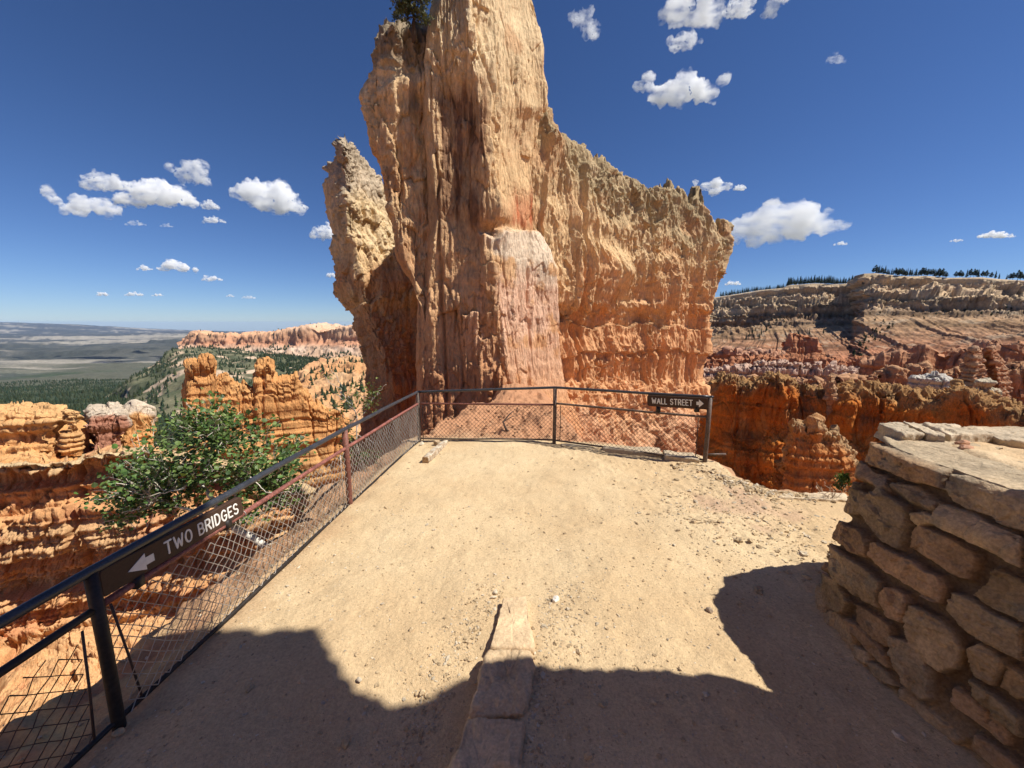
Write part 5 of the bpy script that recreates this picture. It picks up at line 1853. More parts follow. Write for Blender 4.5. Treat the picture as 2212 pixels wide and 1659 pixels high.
# bands of hoodoos between the rim and the near shaded wall
fin_rock('hoodoo_ridge', 'small red castle-shaped outcrop on the slope below the rim, beside dark trees', jagf([(1690, 745), (1700, 722), (1722, 716), (1750, 718), (1768, 735), (1778, 752)], 2.5, 4, 11), 330, 320, 778, (.4, .2, .5, .5), 7, 901, [(0, RD * 1.15), (.5, RD), (1, RD * 1.05)], 1.6, thick=16, zs=4, col=(6.0, 5.0), nu=200, nv=120, mat='rock_mid', fz=.25)
fin_rock('hoodoo_ridge', 'thin row of red spires low on the slope right behind the tan fin', jagf([(1470, 748), (1520, 750), (1580, 762), (1640, 762), (1690, 765)], 3, 3, 12), 300, 280, 800, (.6, .25, .3, .3), 12, 911, [(0, mixc(RD, PKW, np.array(.4))), (.4, RD), (1, RD * .9)], 3, thick=16, zs=6, col=(5.0, 4.5), nu=280, nv=120, mat='rock_mid', fz=.2, crest_amp=4)
fin_rock('hoodoo_ridge', 'straight dark red rock band above the whitish pink hoodoos', jagf([(1480, 775), (1560, 776), (1650, 770), (1760, 774), (1850, 776), (1900, 786), (1915, 800)], 2.5, 5, 13), 230, 200, 830, (.5, .2, .3, .3), 9, 921, [(0, RD2), (.4, RD2 * 1.1), (1, RD)], 2.4, thick=16, zs=5, col=(4.0, 3.4), nu=420, nv=130, mat='rock_mid', fz=.2, crest_amp=3)
fin_rock('hoodoo_ridge', 'pink and white fluted hoodoo wall above the near shaded ridge', jagf([(1480, 800), (1540, 800), (1600, 792), (1640, 785), (1700, 782), (1730, 788), (1790, 790), (1830, 794), (1848, 800), (1860, 815)], 3, 4, 14), 170, 150, 862, (.7, .1, .12, .5), 3, 931, [(-.1, PKW * .95), (.25, PKW * .9), (.55, mixc(PKW, RD, np.array(.6))), (1, RD)], 1.8, thick=12, zs=4, col=(1.5, 1.9), nu=420, nv=170, mat='rock_mid', fz=.13, crest_amp=1.5)
fin_rock('hoodoo_ridge', 'long dark red layered wall under the tan slope at the right', jagf([(1800, 812), (1840, 798), (1900, 772), (1925, 762), (1990, 757), (2060, 752), (2130, 745), (2212, 738), (2330, 735)], 1.5, 6, 15), 160, 115, 900, (.4, .28, .34, .7), 7, 941, [(-.1, np.array([.44, .25, .15])), (.06, np.array([.40, .20, .11])), (.3, RD), (.7, RD2), (1, RD2)], 2.0, thick=18, zs=2.6, col=(4.2, 3.6), nu=460, nv=300, mat='rock_mid', fz=.18)
fin_rock('hoodoo_ridge', 'low jagged row of brown-red spires in front of the pink and white hoodoos', jagf([(1480, 828), (1560, 822), (1640, 824), (1720, 820), (1790, 826), (1860, 820), (1930, 822), (1990, 832)], 7, 4, 17), 110, 100, 900, (.5, .25, .2, .3), 4, 946, [(-.1, np.array([.42, .25, .14])), (.3, RD), (1, RD2)], 1.6, thick=9, zs=2.4, col=(2.2, 2.4), nu=520, nv=170, mat='rock_mid', fz=.15, crest_amp=1.2)
fin_rock('hoodoo_ridge', 'row of short red columns standing under the long dark red layered wall', jagf([(1880, 812), (1930, 802), (1990, 796), (2060, 800), (2110, 806), (2160, 800), (2230, 796), (2330, 800)], 5, 5, 18), 98, 84, 930, (.5, .25, .2, .3), 4, 956, [(-.1, np.array([.42, .24, .13])), (.3, RD * .95), (1, RD2)], 1.6, thick=9, zs=2.2, col=(2.4, 2.6), nu=460, nv=200, mat='rock_mid', fz=.15, crest_amp=1.2)
fin_rock('rock_slab', 'pale grey cap of tumbled slabs crowning the shaded ridge at the right', [(1955, 838), (1966, 824), (1985, 812), (2005, 806), (2030, 808), (2052, 820), (2070, 832), (2080, 842)], 66, 62, 880, (.0, .5, .6, .2), 2.2, 951, [(0, np.array([.50, .45, .38])), (.6, np.array([.44, .38, .30])), (1, OR2)], 1.1, thick=5, zs=.8, nu=240, nv=160, mat='rock')
fin_rock('rock_boss', 'grey-topped rounded rock knob between the slab cap and the banded hoodoos', [(2092, 850), (2098, 836), (2112, 824), (2130, 820), (2146, 828), (2152, 846)], 62, 60, 905, (.1, .5, .5, .3), 2.0, 955, [(0, np.array([.45, .38, .27])), (.45, np.array([.40, .28, .17])), (1, OR2)], 1.0, thick=4, zs=.9, nu=180, nv=150, mat='rock')


def banded_hoodoo(label, pts, Y, seed, bottom):
    lv = []
    for py, L, R in pts:
        lv.append([(L, py, Y + 1.2), ((L + R) / 2, py, Y - 1.2), (R, py, Y + 1.2), ((L + R) / 2, py, Y + 4)])
    G = loft(lv, 160, 420, soft=5, smooth=1)
    G = close_top(G)
    zz = G[..., 2] / 1.15 + .55 * fbm(G / 2.6, 3, seed) + .8 * vn(V3(0 * G[..., 2], 0 * G[..., 2], G[..., 2] / 3.1), seed + 8)
    fr = np.abs((zz % 1) - .5) * 2
    d = .30 * (1 - fr ** 2.2) - .2 + .55 * fbm(G / 1.1, 6, seed + 1, .6) + .25 * (ridged(G / .6, 3, seed + 2) - .5)
    G2, s = rocky(G, True, d)
    w = fbm(G2 / 2, 4, seed + 3)
    c = mixc(np.array([.34, .155, .08]), np.array([.42, .27, .17]), np.clip(1 - fr * 1.3 + .4 * w, 0, 1))
    o = rock_obj('banded_hoodoo', G2, M['rock'], c, True, s)
    tag(o, label, 'rock formation')


banded_hoodoo('left and thicker of two stacked banded hoodoos at the right edge', [(752, 2096, 2112), (765, 2084, 2122), (800, 2078, 2132), (840, 2068, 2136), (880, 2060, 2142), (930, 2050, 2150), (1000, 2040, 2160)], 68, 961, 1000)
banded_hoodoo('right and slimmer of two stacked banded hoodoos at the right edge', [(752, 2128, 2150), (765, 2124, 2160), (800, 2132, 2176), (840, 2136, 2180), (880, 2138, 2184), (930, 2136, 2190), (1000, 2130, 2200)], 70, 971, 1000)

wall_sky = [(1470, 850), (1500, 846), (1530, 838), (1545, 822), (1560, 808), (1585, 815), (1600, 822), (1620, 828), (1640, 818), (1660, 812), (1690, 814), (1710, 822), (1722, 836), (1745, 838), (1768, 846), (1780, 846), (1790, 854), (1800, 850), (1815, 838), (1835, 832), (1850, 836), (1862, 840), (1878, 836), (1900, 838), (1930, 842), (1950, 848),
            (1985, 856), (2020, 850), (2045, 846), (2065, 836), (2085, 850), (2110, 858), (2140, 870), (2170, 884), (2212, 892), (2260, 895), (2330, 900)]


def build_shaded_wall():
    def Yb(x):
        return 62 - (x - 1470) / 860.0 * 26
    x0, x1 = 1470, 2330

    def row(f, dy):
        return [(x, f(x, y), Yb(x) + dy) for x, y in wall_sky]
    rows = [row(lambda x, y: y + 40, 9), row(lambda x, y: y + 2, 5), row(lambda x, y: y, 2), row(lambda x, y: y + 2, 0), row(lambda x, y: y + 22, -.6), row(lambda x, y: y + 60, -1.2), row(lambda x, y: y + 110, -1.6), row(lambda x, y: y + 150, -3.2), row(lambda x, y: y + 210, -4.5), row(lambda x, y: y + 300, -8), row(lambda x, y: y + 480, -15)]
    G = sheet(rows, 900, 620, smooth=2)
    px, py, _ = project(G)
    sky = np.interp(px, [p[0] for p in wall_sky], [p[1] for p in wall_sky])
    d = bryce(G, 3.0, .8, .55, .32, .5, 981, 1.4, fz=.14, vs=4.5, streak=.3)
    # bold buttresses
    d = d + 2.6 * (ridged(G * np.array([1, 1, .12]) / 8.5, 2, 985) - .5) * sst(10, 50, py - sky)
    crest = sst(34, 4, py - sky)
    d = d + crest * .9 * (ridged(G * np.array([1, 1, .7]) / 1.1, 4, 987) - .5)
    G2, s = rocky(G, False, d)
    G2[..., 2] += sst(12, 0, np.abs(py - sky)) * (.8 * np.clip(fbm(G * np.array([1, 1, .2]) / .9, 4, 989), 0, 2))
    w = fbm(G2 / 3.5, 4, 991)
    c = mixc(np.array([.60, .215, .040]), np.array([.46, .14, .028]), np.clip(.5 + .9 * w, 0, 1))
    c = mixc(c, np.array([.36, .215, .095]), sst(40, 8, py - sky + 12 * w) * .9)
    var = sst(.3, .75, fbm(G2 * np.array([1, 1, .6]) / 2.2, 4, 993))
    c = mixc(c, np.array([.15, .10, .055]), var * .6)
    c = mixc(c, np.array([.60, .30, .10]), sst(.3, .8, fbm(G2 * np.array([1, 1, .3]) / 2.0, 4, 995)) * .5)
    o = rock_obj('shaded_cliff', G2, M['rock'], c, False, s)
    tag(o, 'deep orange shaded canyon wall with jagged crest beyond the last railing post', 'rock formation')


build_shaded_wall()
fin_rock('rock_pinnacle', 'lone thin pinnacle with knobbed top on the crest of the shaded wall', [(1783, 848), (1786, 826), (1791, 812), (1797, 813), (1801, 832), (1806, 852)], 52, 51.5, 905, (.1, .5, .5, .1), 1.0, 1001, [(0, np.array([.45, .27, .15])), (1, OR2)], .5, thick=1.6, zs=.7, nu=120, nv=160, mat='rock')
fin_rock('rock_pinnacle', 'cluster of rounded knobs standing forward of the shaded wall above the stone wall end', [(1690, 1000), (1706, 960), (1716, 918), (1726, 912), (1736, 935), (1748, 930), (1756, 912), (1766, 905), (1775, 935), (1790, 938), (1802, 930), (1818, 950), (1835, 985), (1850, 1010)], 34, 33, 1120, (.3, .36, .3, .3), 1.6, 1011, [(0, np.array([.42, .27, .14])), (.2, np.array([.46, .20, .07])), (1, np.array([.46, .18, .055]))], 1.0, thick=4.5, zs=1.0, nu=340, nv=320, mat='rock', crest_amp=.4, vs=3.5, teeth=.5)


# unseen rock-like pillar right of the trail, added and shaped to cast the foreground shadow
def build_shadow_caster():
    # edge profile y(h) of the trail-side corner of the pillar
    hs = np.array([-1, 2.39, 3.29, 4.25, 4.77, 5.2, 5.56, 6.1, 6.45, 6.52, 6.62, 7.1, 7.67, 8.1, 8.4, 8.55, 8.6])
    ye = np.array([1.94, 1.96, 1.99, 1.89, 1.91, 1.72, 1.57, 1.60, 1.69, 1.74, 1.98, 1.96, 1.89, 1.86, 1.85, 1.85, 1.85])
    n = 260
    z = np.linspace(-1, 8.85, n)
    y1 = np.interp(z, hs, ye)
    ring = []
    for k in range(n):
        t = y1[k]
        keys = np.array([(3.3, t - .05), (3.34, t), (4.1, t - .85), (5.6, t - 2.2), (5.6, -1.6), (3.5, -2.2), (3.3, -1.2), (3.3, t - .7)])
        e = np.concatenate([keys, keys[:1]])
        c = np.concatenate([[0], np.cumsum(np.linalg.norm(np.diff(e, axis=0), axis=1))])
        u = np.linspace(0, c[-1], 240, endpoint=False)
        ring.append(V3(np.interp(u, c, e[:, 0]), np.interp(u, c, e[:, 1]), np.full(240, z[k])))
    G = np.stack(ring[::-1])
    G = close_top(G)
    d = .11 * bryce(G, .7, .4, .7, .4, .3, 1021, .45)
    G2, s = rocky(G, True, d)
    c = mixc(ORANGE, TAN, np.clip(.5 + fbm(G2 / 2, 4, 1025), 0, 1))
    o = rock_obj('shadow_caster', G2, M['rock_near'], c, True, s)
    tag(o, 'tall orange rock-like shadow caster, unseen to the right, shaped to throw the foreground shadow', 'rock formation')


build_shadow_caster()


def build_bounce_face():  # unseen rock face added to bounce warm sunlight into the foreground shade
    n, m = 120, 220
    y = np.linspace(-16, -1.2, m)
    z = np.linspace(10.5, -4, n)
    Y, Z = np.meshgrid(y, z)
    G = V3(-8.5 - .12 * (10 - Z) * -1 - .6 * np.sin(Y * .5), Y, Z)
    back = G[:1] + np.array([-4.0, 0, -1.0])
    G = np.concatenate([back, G])
    d = .5 * bryce(G, 1.5, .4, .4, .2, .2, 1041, .8)
    N = grid_normals(G)
    N = N * np.sign(N[20:, :, 0].mean())
    G2 = G + N * d[..., None]
    c = mixc(ORANGE, CREAM, np.clip(.5 + fbm(G2 / 2, 4, 1045), 0, 1))
    o = grid_obj('bounce_face', G2, M['rock_near'], c, flip=np.cross(G[1, 1] - G[1, 0], G[2, 0] - G[1, 0])[0] < 0)
    tag(o, 'unseen orange rock face behind the left railing, added to bounce warm light', 'rock formation')


build_bounce_face()


# ------------------------------------------------------------------ trees on the rim and the slopes
def conifer_mesh(name, seed, h=10., w=.17, kind=0):
    r = np.random.default_rng(seed)
    b = MB()
    TR = np.array([.10, .07, .05])
    b.tube([(0, 0, -.06 * h), (.01 * h, 0, .5 * h), (0, .005 * h, .97 * h)], [.017 * h, .012 * h, .003 * h], 6, col=TR)
    n = 150 if kind == 0 else 120
    for k in range(n):
        t = r.uniform(.16 if kind == 0 else .30, 1.0)
        if kind == 0:
            R = w * h * (1.02 - t) ** .8 * r.uniform(.45, 1.15)
        else:
            R = w * h * 1.15 * math.sin(math.pi * min(1, .12 + .9 * (t - .2) / .85)) * r.uniform(.4, 1.2)
        a = r.uniform(0, 6.283)
        d = np.array([math.cos(a), math.sin(a), r.uniform(-.35, .15)])
        s = np.array([-math.sin(a), math.cos(a), r.uniform(-.2, .2)])
        c = np.array([0, 0, t * h])
        wd = R * r.uniform(.28, .5) + .012 * h
        col = np.array([.036, .050, .028]) * r.uniform(.6, 1.5)
        tip = c + d * R
        V = [c + d * R * .15, c + d * R * .6 + s * wd + np.array([0, 0, -.02 * h]), tip + np.array([0, 0, -.015 * h]), c + d * R * .6 - s * wd + np.array([0, 0, -.02 * h]), c + d * R * .55 + np.array([0, 0, .022 * h])]
        b.add(V, [np.array([[0, 1, 4], [1, 2, 4], [2, 3, 4], [3, 0, 4]])], col)
    o = b.build(name, M['forest_leaf'], None, False, True)
    me = o.data
    bpy.data.objects.remove(o)
    return me


CON = [conifer_mesh('pine_tree', 1, w=.17), conifer_mesh('pine_tree', 2, w=.14), conifer_mesh('pine_tree', 3, w=.19), conifer_mesh('pine_tree', 4, w=.24, kind=1), conifer_mesh('pine_tree', 5, w=.28, kind=1)]


def put_tree(p, h, rz, k, label, group, lean=0):
    o = bpy.data.objects.new('pine_tree', CON[k])
    o.location = p
    o.scale = (h / 10, h / 10, h / 10)
    o.rotation_euler = (lean, 0, rz)
    COL.objects.link(o)
    tag(o, label, 'pine tree', group)


rt = np.random.default_rng(41)
GI = rim


def crest_point(px, dy=14):
    y = np.interp(px, [p[0] for p in rim_line], [p[1] for p in rim_line])
    return at(px, y + 1.2, rimY(px) + dy)


x = 1556.0
while x < 1842:
    h = rt.uniform(7, 13) if x < 1700 else rt.uniform(10, 18)
    if 1640 < x < 1700 or x > 1800:
        h *= .8
    put_tree(crest_point(x, rt.uniform(6, 60)), h, rt.uniform(0, 6), int(rt.integers(0, 3)), 'dark pine in the unbroken row along the lower left part of the far rim', 'pines along the lower left part of the far rim')
    x += rt.uniform(.9, 2.6)
x = 1886.0
while x < 2225:
    gap = 2046 < x < 2058 or 2160 < x < 2172
    if not gap:
        h = rt.uniform(8, 14.5)
        put_tree(crest_point(x, rt.uniform(4, 45)), h, rt.uniform(0, 6), int(rt.integers(0, 5)) if x < 2045 else int(rt.integers(2, 5)), 'broad dark pine standing on the high right part of the far rim', 'pines on the high right part of the far rim')
    x += rt.uniform(1.8, 5.0) if x < 2045 else rt.uniform(4, 11)


def on_rim(px, py):
    """Nearest rim-surface vertex to a photo position."""
    qx, qy, _ = project(rim)
    k = np.argmin((qx - px) ** 2 + (qy - py) ** 2)
    return rim.reshape(-1, 3)[k]


for k, (a, c) in enumerate([(1625, 722), (1632, 716), (1638, 712), (1644, 724), (1650, 708), (1655, 716), (1660, 705), (1668, 700), (1676, 697), (1685, 694), (1618, 730), (1611, 735), (1640, 730), (1628, 732), (1652, 700)]):
    put_tree(on_rim(a, c) - np.array([0, 0, .6]), rt.uniform(9, 14), rt.uniform(0, 6), k % 3, 'dark pine in the gully grove below the left part of the rim', 'pines in the dark gully grove under the rim')
for a, c, h, lb in [(1698, 756, 11, 'single tall dark pine on the slope below the small red outcrop'), (1725, 726, 9.5, 'lone pine upslope of the small red outcrop'), (1748, 725, 9, 'middle one of three spaced pines on the tan slope'),
                    (1778, 722, 8, 'rightmost of three spaced pines on the tan slope')]:
    put_tree(on_rim(a, c), h * 1.3, 1, 0, lb, None)
for k in range(46):
    t = rt.random()
    a = np.interp(t, [0, .5, 1], [1842, 1880, 1928]) + rt.normal(0, 7)
    c = np.interp(t, [0, .5, 1], [770, 730, 702]) + rt.normal(0, 7)
    put_tree(on_rim(a, c), rt.uniform(2.2, 5), rt.uniform(0, 6), 3 + k % 2, 'small dark bushy pine scattered down the long diagonal gully of the slope', 'small pines down the diagonal gully of the slope')
for k in range(40):
    a = rt.uniform(1600, 2200)
    c = rt.uniform(676, 694) + (1900 - a) * .03
    put_tree(on_rim(a, c), rt.uniform(2.5, 5.5), rt.uniform(0, 6), 3 + k % 2, 'small dark pine at the foot of the upper grey cliff band', 'small pines at the foot of the upper grey cliffs')


# ------------------------------------------------------------------ broadleaf bush beyond the railing
def leaves_mesh(name, P, size, seed, mat, cols, parent, updir=.5, width=.8):
    """Folded rounded leaves at points P."""
    r = np.random.default_rng(seed)
    n = len(P)
    prof = np.array([(0, 0), (.33, .42), (.72, .36), (1.0, .0)])
    V0 = np.array([(0, 0, 0), (.28, .46 * width, .10), (.70, .42 * width, .12), (1, 0, -.05), (.70, -.42 * width, .12), (.28, -.46 * width, .10), (.5, 0, -.02)])
    F0 = np.array([[0, 6, 1, 1], [6, 2, 1, 1], [6, 3, 2, 2], [0, 5, 6, 6], [5, 4, 6, 6], [4, 3, 6, 6]])[:, :3]
    d = r.normal(size=(n, 3))
    d[:, 2] = d[:, 2] * .5 - .15
    d /= np.linalg.norm(d, axis=1, keepdims=True)
    up = r.normal(size=(n, 3)) * .75 + np.array([.25, -.1, 1.0 * updir * 2])
    s = np.cross(up, d)
    s /= np.linalg.norm(s, axis=1, keepdims=True) + 1e-9
    u = np.cross(d, s)
    sz = size * r.uniform(.6, 1.25, (n, 1, 1))
    W = (d[:, None] * V0[None, :, 0:1] + s[:, None] * V0[None, :, 1:2] + u[:, None] * V0[None, :, 2:3]) * sz + P[:, None]
    F = F0[None] + (np.arange(n) * 7)[:, None, None]
    cols = np.asarray(cols)
    c = cols[r.integers(0, len(cols), n)] * r.uniform(.7, 1.25, (n, 1))
    return mesh_np(name, W.reshape(-1, 3), [F.reshape(-1, 3)], mat, np.repeat(c, 7, 0), parent, smooth=False)


def branch(b, a, c, r0, r1, seed, sag=.1, n=10, col=None, wob=.04):
    r = np.random.default_rng(seed)
    t = np.linspace(0, 1, n)[:, None]
    a, c = np.asarray(a, float), np.asarray(c, float)
    L = np.linalg.norm(c - a)
    p = a + (c - a) * t + np.array([0, 0, 1]) * (sag * L * np.sin(math.pi * t)) + (r.normal(0, wob * L, (n, 3)) * np.sin(math.pi * t))
    b.tube(p, np.linspace(r0, r1, n), 6, col=col)
    return p


def build_bush():
    root = at(603, 1216, 4.15)
    root[2] = float(zground(np.array([root[0]]), np.array([root[1]]))[0][0]) - .1
    t = empty('bush', 'spreading green broadleaf bush with pale stems just beyond the left railing', 'bush', loc=tuple(root))
    b = MB()
    fork = at(505, 1140, 4.1)
    fork2 = at(430, 1045, 4.2)
    pale = np.array([.55, .52, .45])
    b.tube([root, at(580, 1185, 4.12), at(540, 1158, 4.1), fork], [.045, .04, .036, .034], 10, col=pale)
    branch(b, fork, fork2, .032, .02, 2, .05, col=pale)
    r = np.random.default_rng(15)
    poly = np.array([(150, 1090), (200, 1040), (238, 1010), (285, 930), (320, 902), (370, 878), (430, 852), (455, 830), (480, 862), (520, 882), (555, 856), (575, 888), (620, 905), (665, 900), (690, 925), (668, 960), (680, 1000), (668, 1050), (640, 1110), (560, 1120), (480, 1130), (410, 1100), (360, 1110), (300, 1120), (240, 1158), (205, 1130)], float)
    tips = []
    while len(tips) < 215:
        x, y = r.uniform(150, 690), r.uniform(830, 1160)
        if len(tips) > 180:
            x, y = r.uniform(150, 420), r.uniform(990, 1160)
        sd = sd_poly(np.array([x]), np.array([y]), poly)[0]
        if sd > -4:
            continue
        low = y > 1010 and x < 420
        if low and r.random() < .20:
            continue
        Yd = 4.35 + r.normal(0, .38)
        Yd = min(max(Yd, 3.5), 5.3)
        tips.append((x, y, Yd, low))
    pts = []
    hubs = [fork, fork2, (fork + fork2) / 2, at(380, 1060, 4.1), at(520, 1030, 4.4), at(470, 960, 4.4), at(340, 1080, 4.0), at(590, 1040, 4.5)]
    for k, h in enumerate(hubs[3:]):
        branch(b, hubs[0] if k % 2 else hubs[1], h, .018, .010, 30 + k, .06, col=pale)
    for k, (x, y, Yd, low) in enumerate(tips):
        p = at(x, y, Yd)
        h = min(hubs, key=lambda q: np.linalg.norm(q - p) * (1 + .2 * r.random()))
        col = pale * r.uniform(.6, 1.05) * np.array([1, .95, .88])
        bp = branch(b, h, p, .0065, .0022, 50 + k, r.uniform(-.02, .1), 9, col, .05)
        m = 24 if low else 30
        for q in range(m):
            tt = 1 - abs(r.normal(0, .28))
            i = int(np.clip(tt, .25, 1) * 8)
            pts.append(bp[i] + r.normal(0, .085 if not low else .065, 3))
    b.build('stems', M['stem'], t, True, True)
    P = np.array(pts)
    px, py, dp = project(P)
    ok = (sd_poly(px, py, poly) < 8)
    # keep leaves on the far side of the railing
    ok &= P[:, 0] < np.interp(P[:, 1], [1.9, 4.7, 7.4], [-2.42, -2.24, -2.0]) - .06
    P = P[ok]
    leaves_mesh('foliage', P, .050, 3, M['leaf'], [(.065, .125, .028), (.09, .17, .036), (.045, .09, .022), (.14, .215, .05), (.10, .15, .04), (.19, .25, .08), (.07, .10, .03)], t, .5, .95)
    # bare whitish twigs at the lower left of the bush
    b = MB()
    for k, (pa, pb_) in enumerate([((400, 1055), (300, 1078)), ((345, 1068), (305, 1100)), ((330, 1072), (270, 1060)), ((360, 1062), (330, 1045)), ((310, 1098), (262, 1108)), ((540, 1030), (575, 1064)), ((575, 1064), (640, 1068)), ((300, 1060), (245, 1042)), ((470, 1080), (430, 1110))]):
        branch(b, at(*pa, 3.95), at(*pb_, 3.85), .008, .003, 300 + k, .02, 8, np.array([.62, .56, .46]), .03)
    b.build('bare_twigs', M['stem'], t, True, True)


M['stem'] = surf_mat('stem', None, .8, .3, 22, .4, 60, spec=.2)
build_bush()


def build_shrub():
    root = at(790, 1002, 6.3)
    root[2] = float(zground(np.array([root[0]]), np.array([root[1]]))[0][0]) - .05
    t = empty('shrub', 'thin yellow-green shrub with long bare stems beyond the railing corner', 'shrub', loc=tuple(root))
    b = MB()
    pale = np.array([.50, .46, .40])
    Y = 6.25
    main = [root, at(778, 985, Y), at(770, 960, Y), at(771, 900, Y), at(764, 880, Y), at(752, 855, Y)]
    b.tube(main, [.017, .015, .012, .010, .008, .005], 8, col=pale)
    for k, (a, c) in enumerate([((768, 890), (700, 810)), ((764, 880), (722, 850)), ((740, 835), (715, 800)), ((768, 895), (815, 850)), ((770, 925), (800, 868)), ((752, 858), (800, 858)), ((745, 905), (725, 880)), ((771, 930), (735, 960)), ((771, 900), (745, 925)), ((770, 960), (742, 948)), ((800, 868), (835, 830)), ((771, 940), (815, 960))]):
        branch(b, at(*a, Y), at(*c, Y + .15 * math.sin(k * 2)), .006, .0025, 400 + k, .03, 10, pale * (.8 + .05 * (k % 4)), .04)
    b.build('stems', M['stem'], t, True, True)
    r = np.random.default_rng(4)
    pts = []
    for cx, cy, sx, sy, n in [(775, 850, 24, 16, 170), (800, 870, 16, 12, 90), (752, 950, 12, 18, 130), (765, 985, 22, 12, 110), (705, 812, 9, 7, 24), (740, 880, 14, 12, 50), (820, 845, 12, 8, 40), (800, 985, 22, 9, 90)]:
        q = at(r.normal(cx, sx, n), r.normal(cy, sy, n), Y + r.normal(0, .14, n))
        pts.append(q)
    P = np.concatenate(pts)
    P = P[P[:, 0] < np.interp(P[:, 1], [1.9, 4.7, 7.4], [-2.42, -2.24, -2.0]) - .08]
    leaves_mesh('foliage', P, .045, 5, M['leaf'], [(.13, .15, .035), (.10, .13, .03), (.16, .17, .045), (.08, .11, .03)], t, .5, .8)


build_shrub()


def build_top_pine():
    Y = 16.75
    base = at(893, 72, Y)
    t = empty('pine_tree', 'small crooked pine growing on top of the tower shoulder against the sky', 'pine tree', loc=tuple(base))
    b = MB()
    c = np.array([.075, .055, .042])
    tr = [base - np.array([0, 0, .3]), at(893, 52, Y), at(895, 36, Y), at(889, 20, Y), at(884, 2, Y), at(890, -20, Y), at(893, -44, Y), at(892, -62, Y)]
    b.tube(tr, [.08, .07, .06, .05, .042, .035, .02, .01], 8, col=c)
    ends = [(852, 48), (856, 30), (862, 40), (872, 18), (918, 30), (922, 12), (905, 40), (925, -5), (870, -5), (866, 22), (915, 52), (930, 8), (878, -22), (912, -25), (900, -45), (884, -48), (858, 56), (925, 58), (900, 10), (908, 0), (875, 35), (880, 0)]
    r = np.random.default_rng(8)
    pts = []
    for k, (x, y) in enumerate(ends):
        i = int(np.clip(round(2 + (62 - y) / 20 + r.uniform(-.5, .5)), 1, 6))
        e = at(x, y - 17, Y + r.uniform(-.75, .25))
        p = branch(b, tr[i], e, .028, .006, 500 + k, -.06, 10, c, .05)
        for q in range(46):
            s = p[int(r.integers(4, 10))]
            pts.append(s + r.normal(0, .10, 3))
    b.build('trunk', M['stem'], t, True, True)
    P = np.array(pts)
    n = len(P)
    d = r.normal(size=(n, 3))
    d[:, 2] = np.abs(d[:, 2]) * .6
    d /= np.linalg.norm(d, axis=1, keepdims=True)
    s = np.cross(d, r.normal(size=(n, 3)))
    s /= np.linalg.norm(s, axis=1, keepdims=True)
    u = np.cross(d, s)
    V, F = [], []
    L = .17 * r.uniform(.5, 1.1, (n, 1))
    for m in range(5):
        a = r.uniform(0, 6.28, (n, 1))
        dd = d + .7 * (s * np.cos(a) + u * np.sin(a))
        dd /= np.linalg.norm(dd, axis=1, keepdims=True)
        ss = np.cross(dd, s + u) * .016
        V += [P - ss, P + ss, P + dd * L]
    V = np.stack(V, 1).reshape(-1, 3)
    k = np.arange(n * 5) * 3
    tint = np.array([[.085, .10, .038], [.12, .125, .045], [.065, .08, .035]])[r.integers(0, 3, n)] * r.uniform(.7, 1.3, (n, 1))
    mesh_np('crown', V, [np.stack([k, k + 1, k + 2], 1)], M['needle'], np.repeat(tint, 15, 0), t, smooth=False)


build_top_pine()


def tuft(name, label, cat, root, n, L, seed, cols, spread=.6, w=.004):
    r = np.random.default_rng(seed)
    a = r.uniform(0, 6.28, n)
    d = np.stack([np.cos(a) * r.uniform(.1, 1, n) * spread, np.sin(a) * r.uniform(.1, 1, n) * spread, r.uniform(.4, 1, n)], 1)
    d /= np.linalg.norm(d, axis=1, keepdims=True)
    P = np.asarray(root) + r.normal(0, .02, (n, 3))
    l = L * r.uniform(.5, 1.1, (n, 1))
    s = np.cross(d, r.normal(size=(n, 3)))
    s /= np.linalg.norm(s, axis=1, keepdims=True)
    mid = P + d * l * .55
    tip = P + d * l + np.array([0, 0, -.15]) * l
    V = np.stack([P - s * w, P + s * w, mid - s * w * .8, mid + s * w * .8, tip], 1).reshape(-1, 3)
    k = np.arange(n) * 5
    c = np.asarray(cols)[r.integers(0, len(cols), n)] * r.uniform(.7, 1.3, (n, 1))
    o = mesh_np(name, V, [np.stack([k, k + 1, k + 3, k + 2], 1), np.stack([k + 2, k + 3, k + 4], 1)], M['leaf'], np.repeat(c, 5, 0), smooth=False)
    tag(o, label, cat)


tuft('plant_tuft', 'feathery green plant tuft clinging to the left end of the stone wall', 'plant', at(1822, 1036, 2.86), 200, .055, 3, [(.10, .17, .03), (.14, .2, .04), (.07, .13, .03)], 1.0)
tuft('plant_tuft', 'lower darker green sprig at the left end of the stone wall', 'plant', at(1814, 1050, 2.92), 90, .04, 4, [(.06, .12, .03), (.05, .09, .025)], 1.0)
tuft('grass_tuft', 'dry straw grass tuft outside the railing at the lower left corner', 'grass', gp(100, 1615, -.35), 200, .16, 5, [(.30, .24, .11), (.36, .30, .15), (.18, .17, .07)], .9)


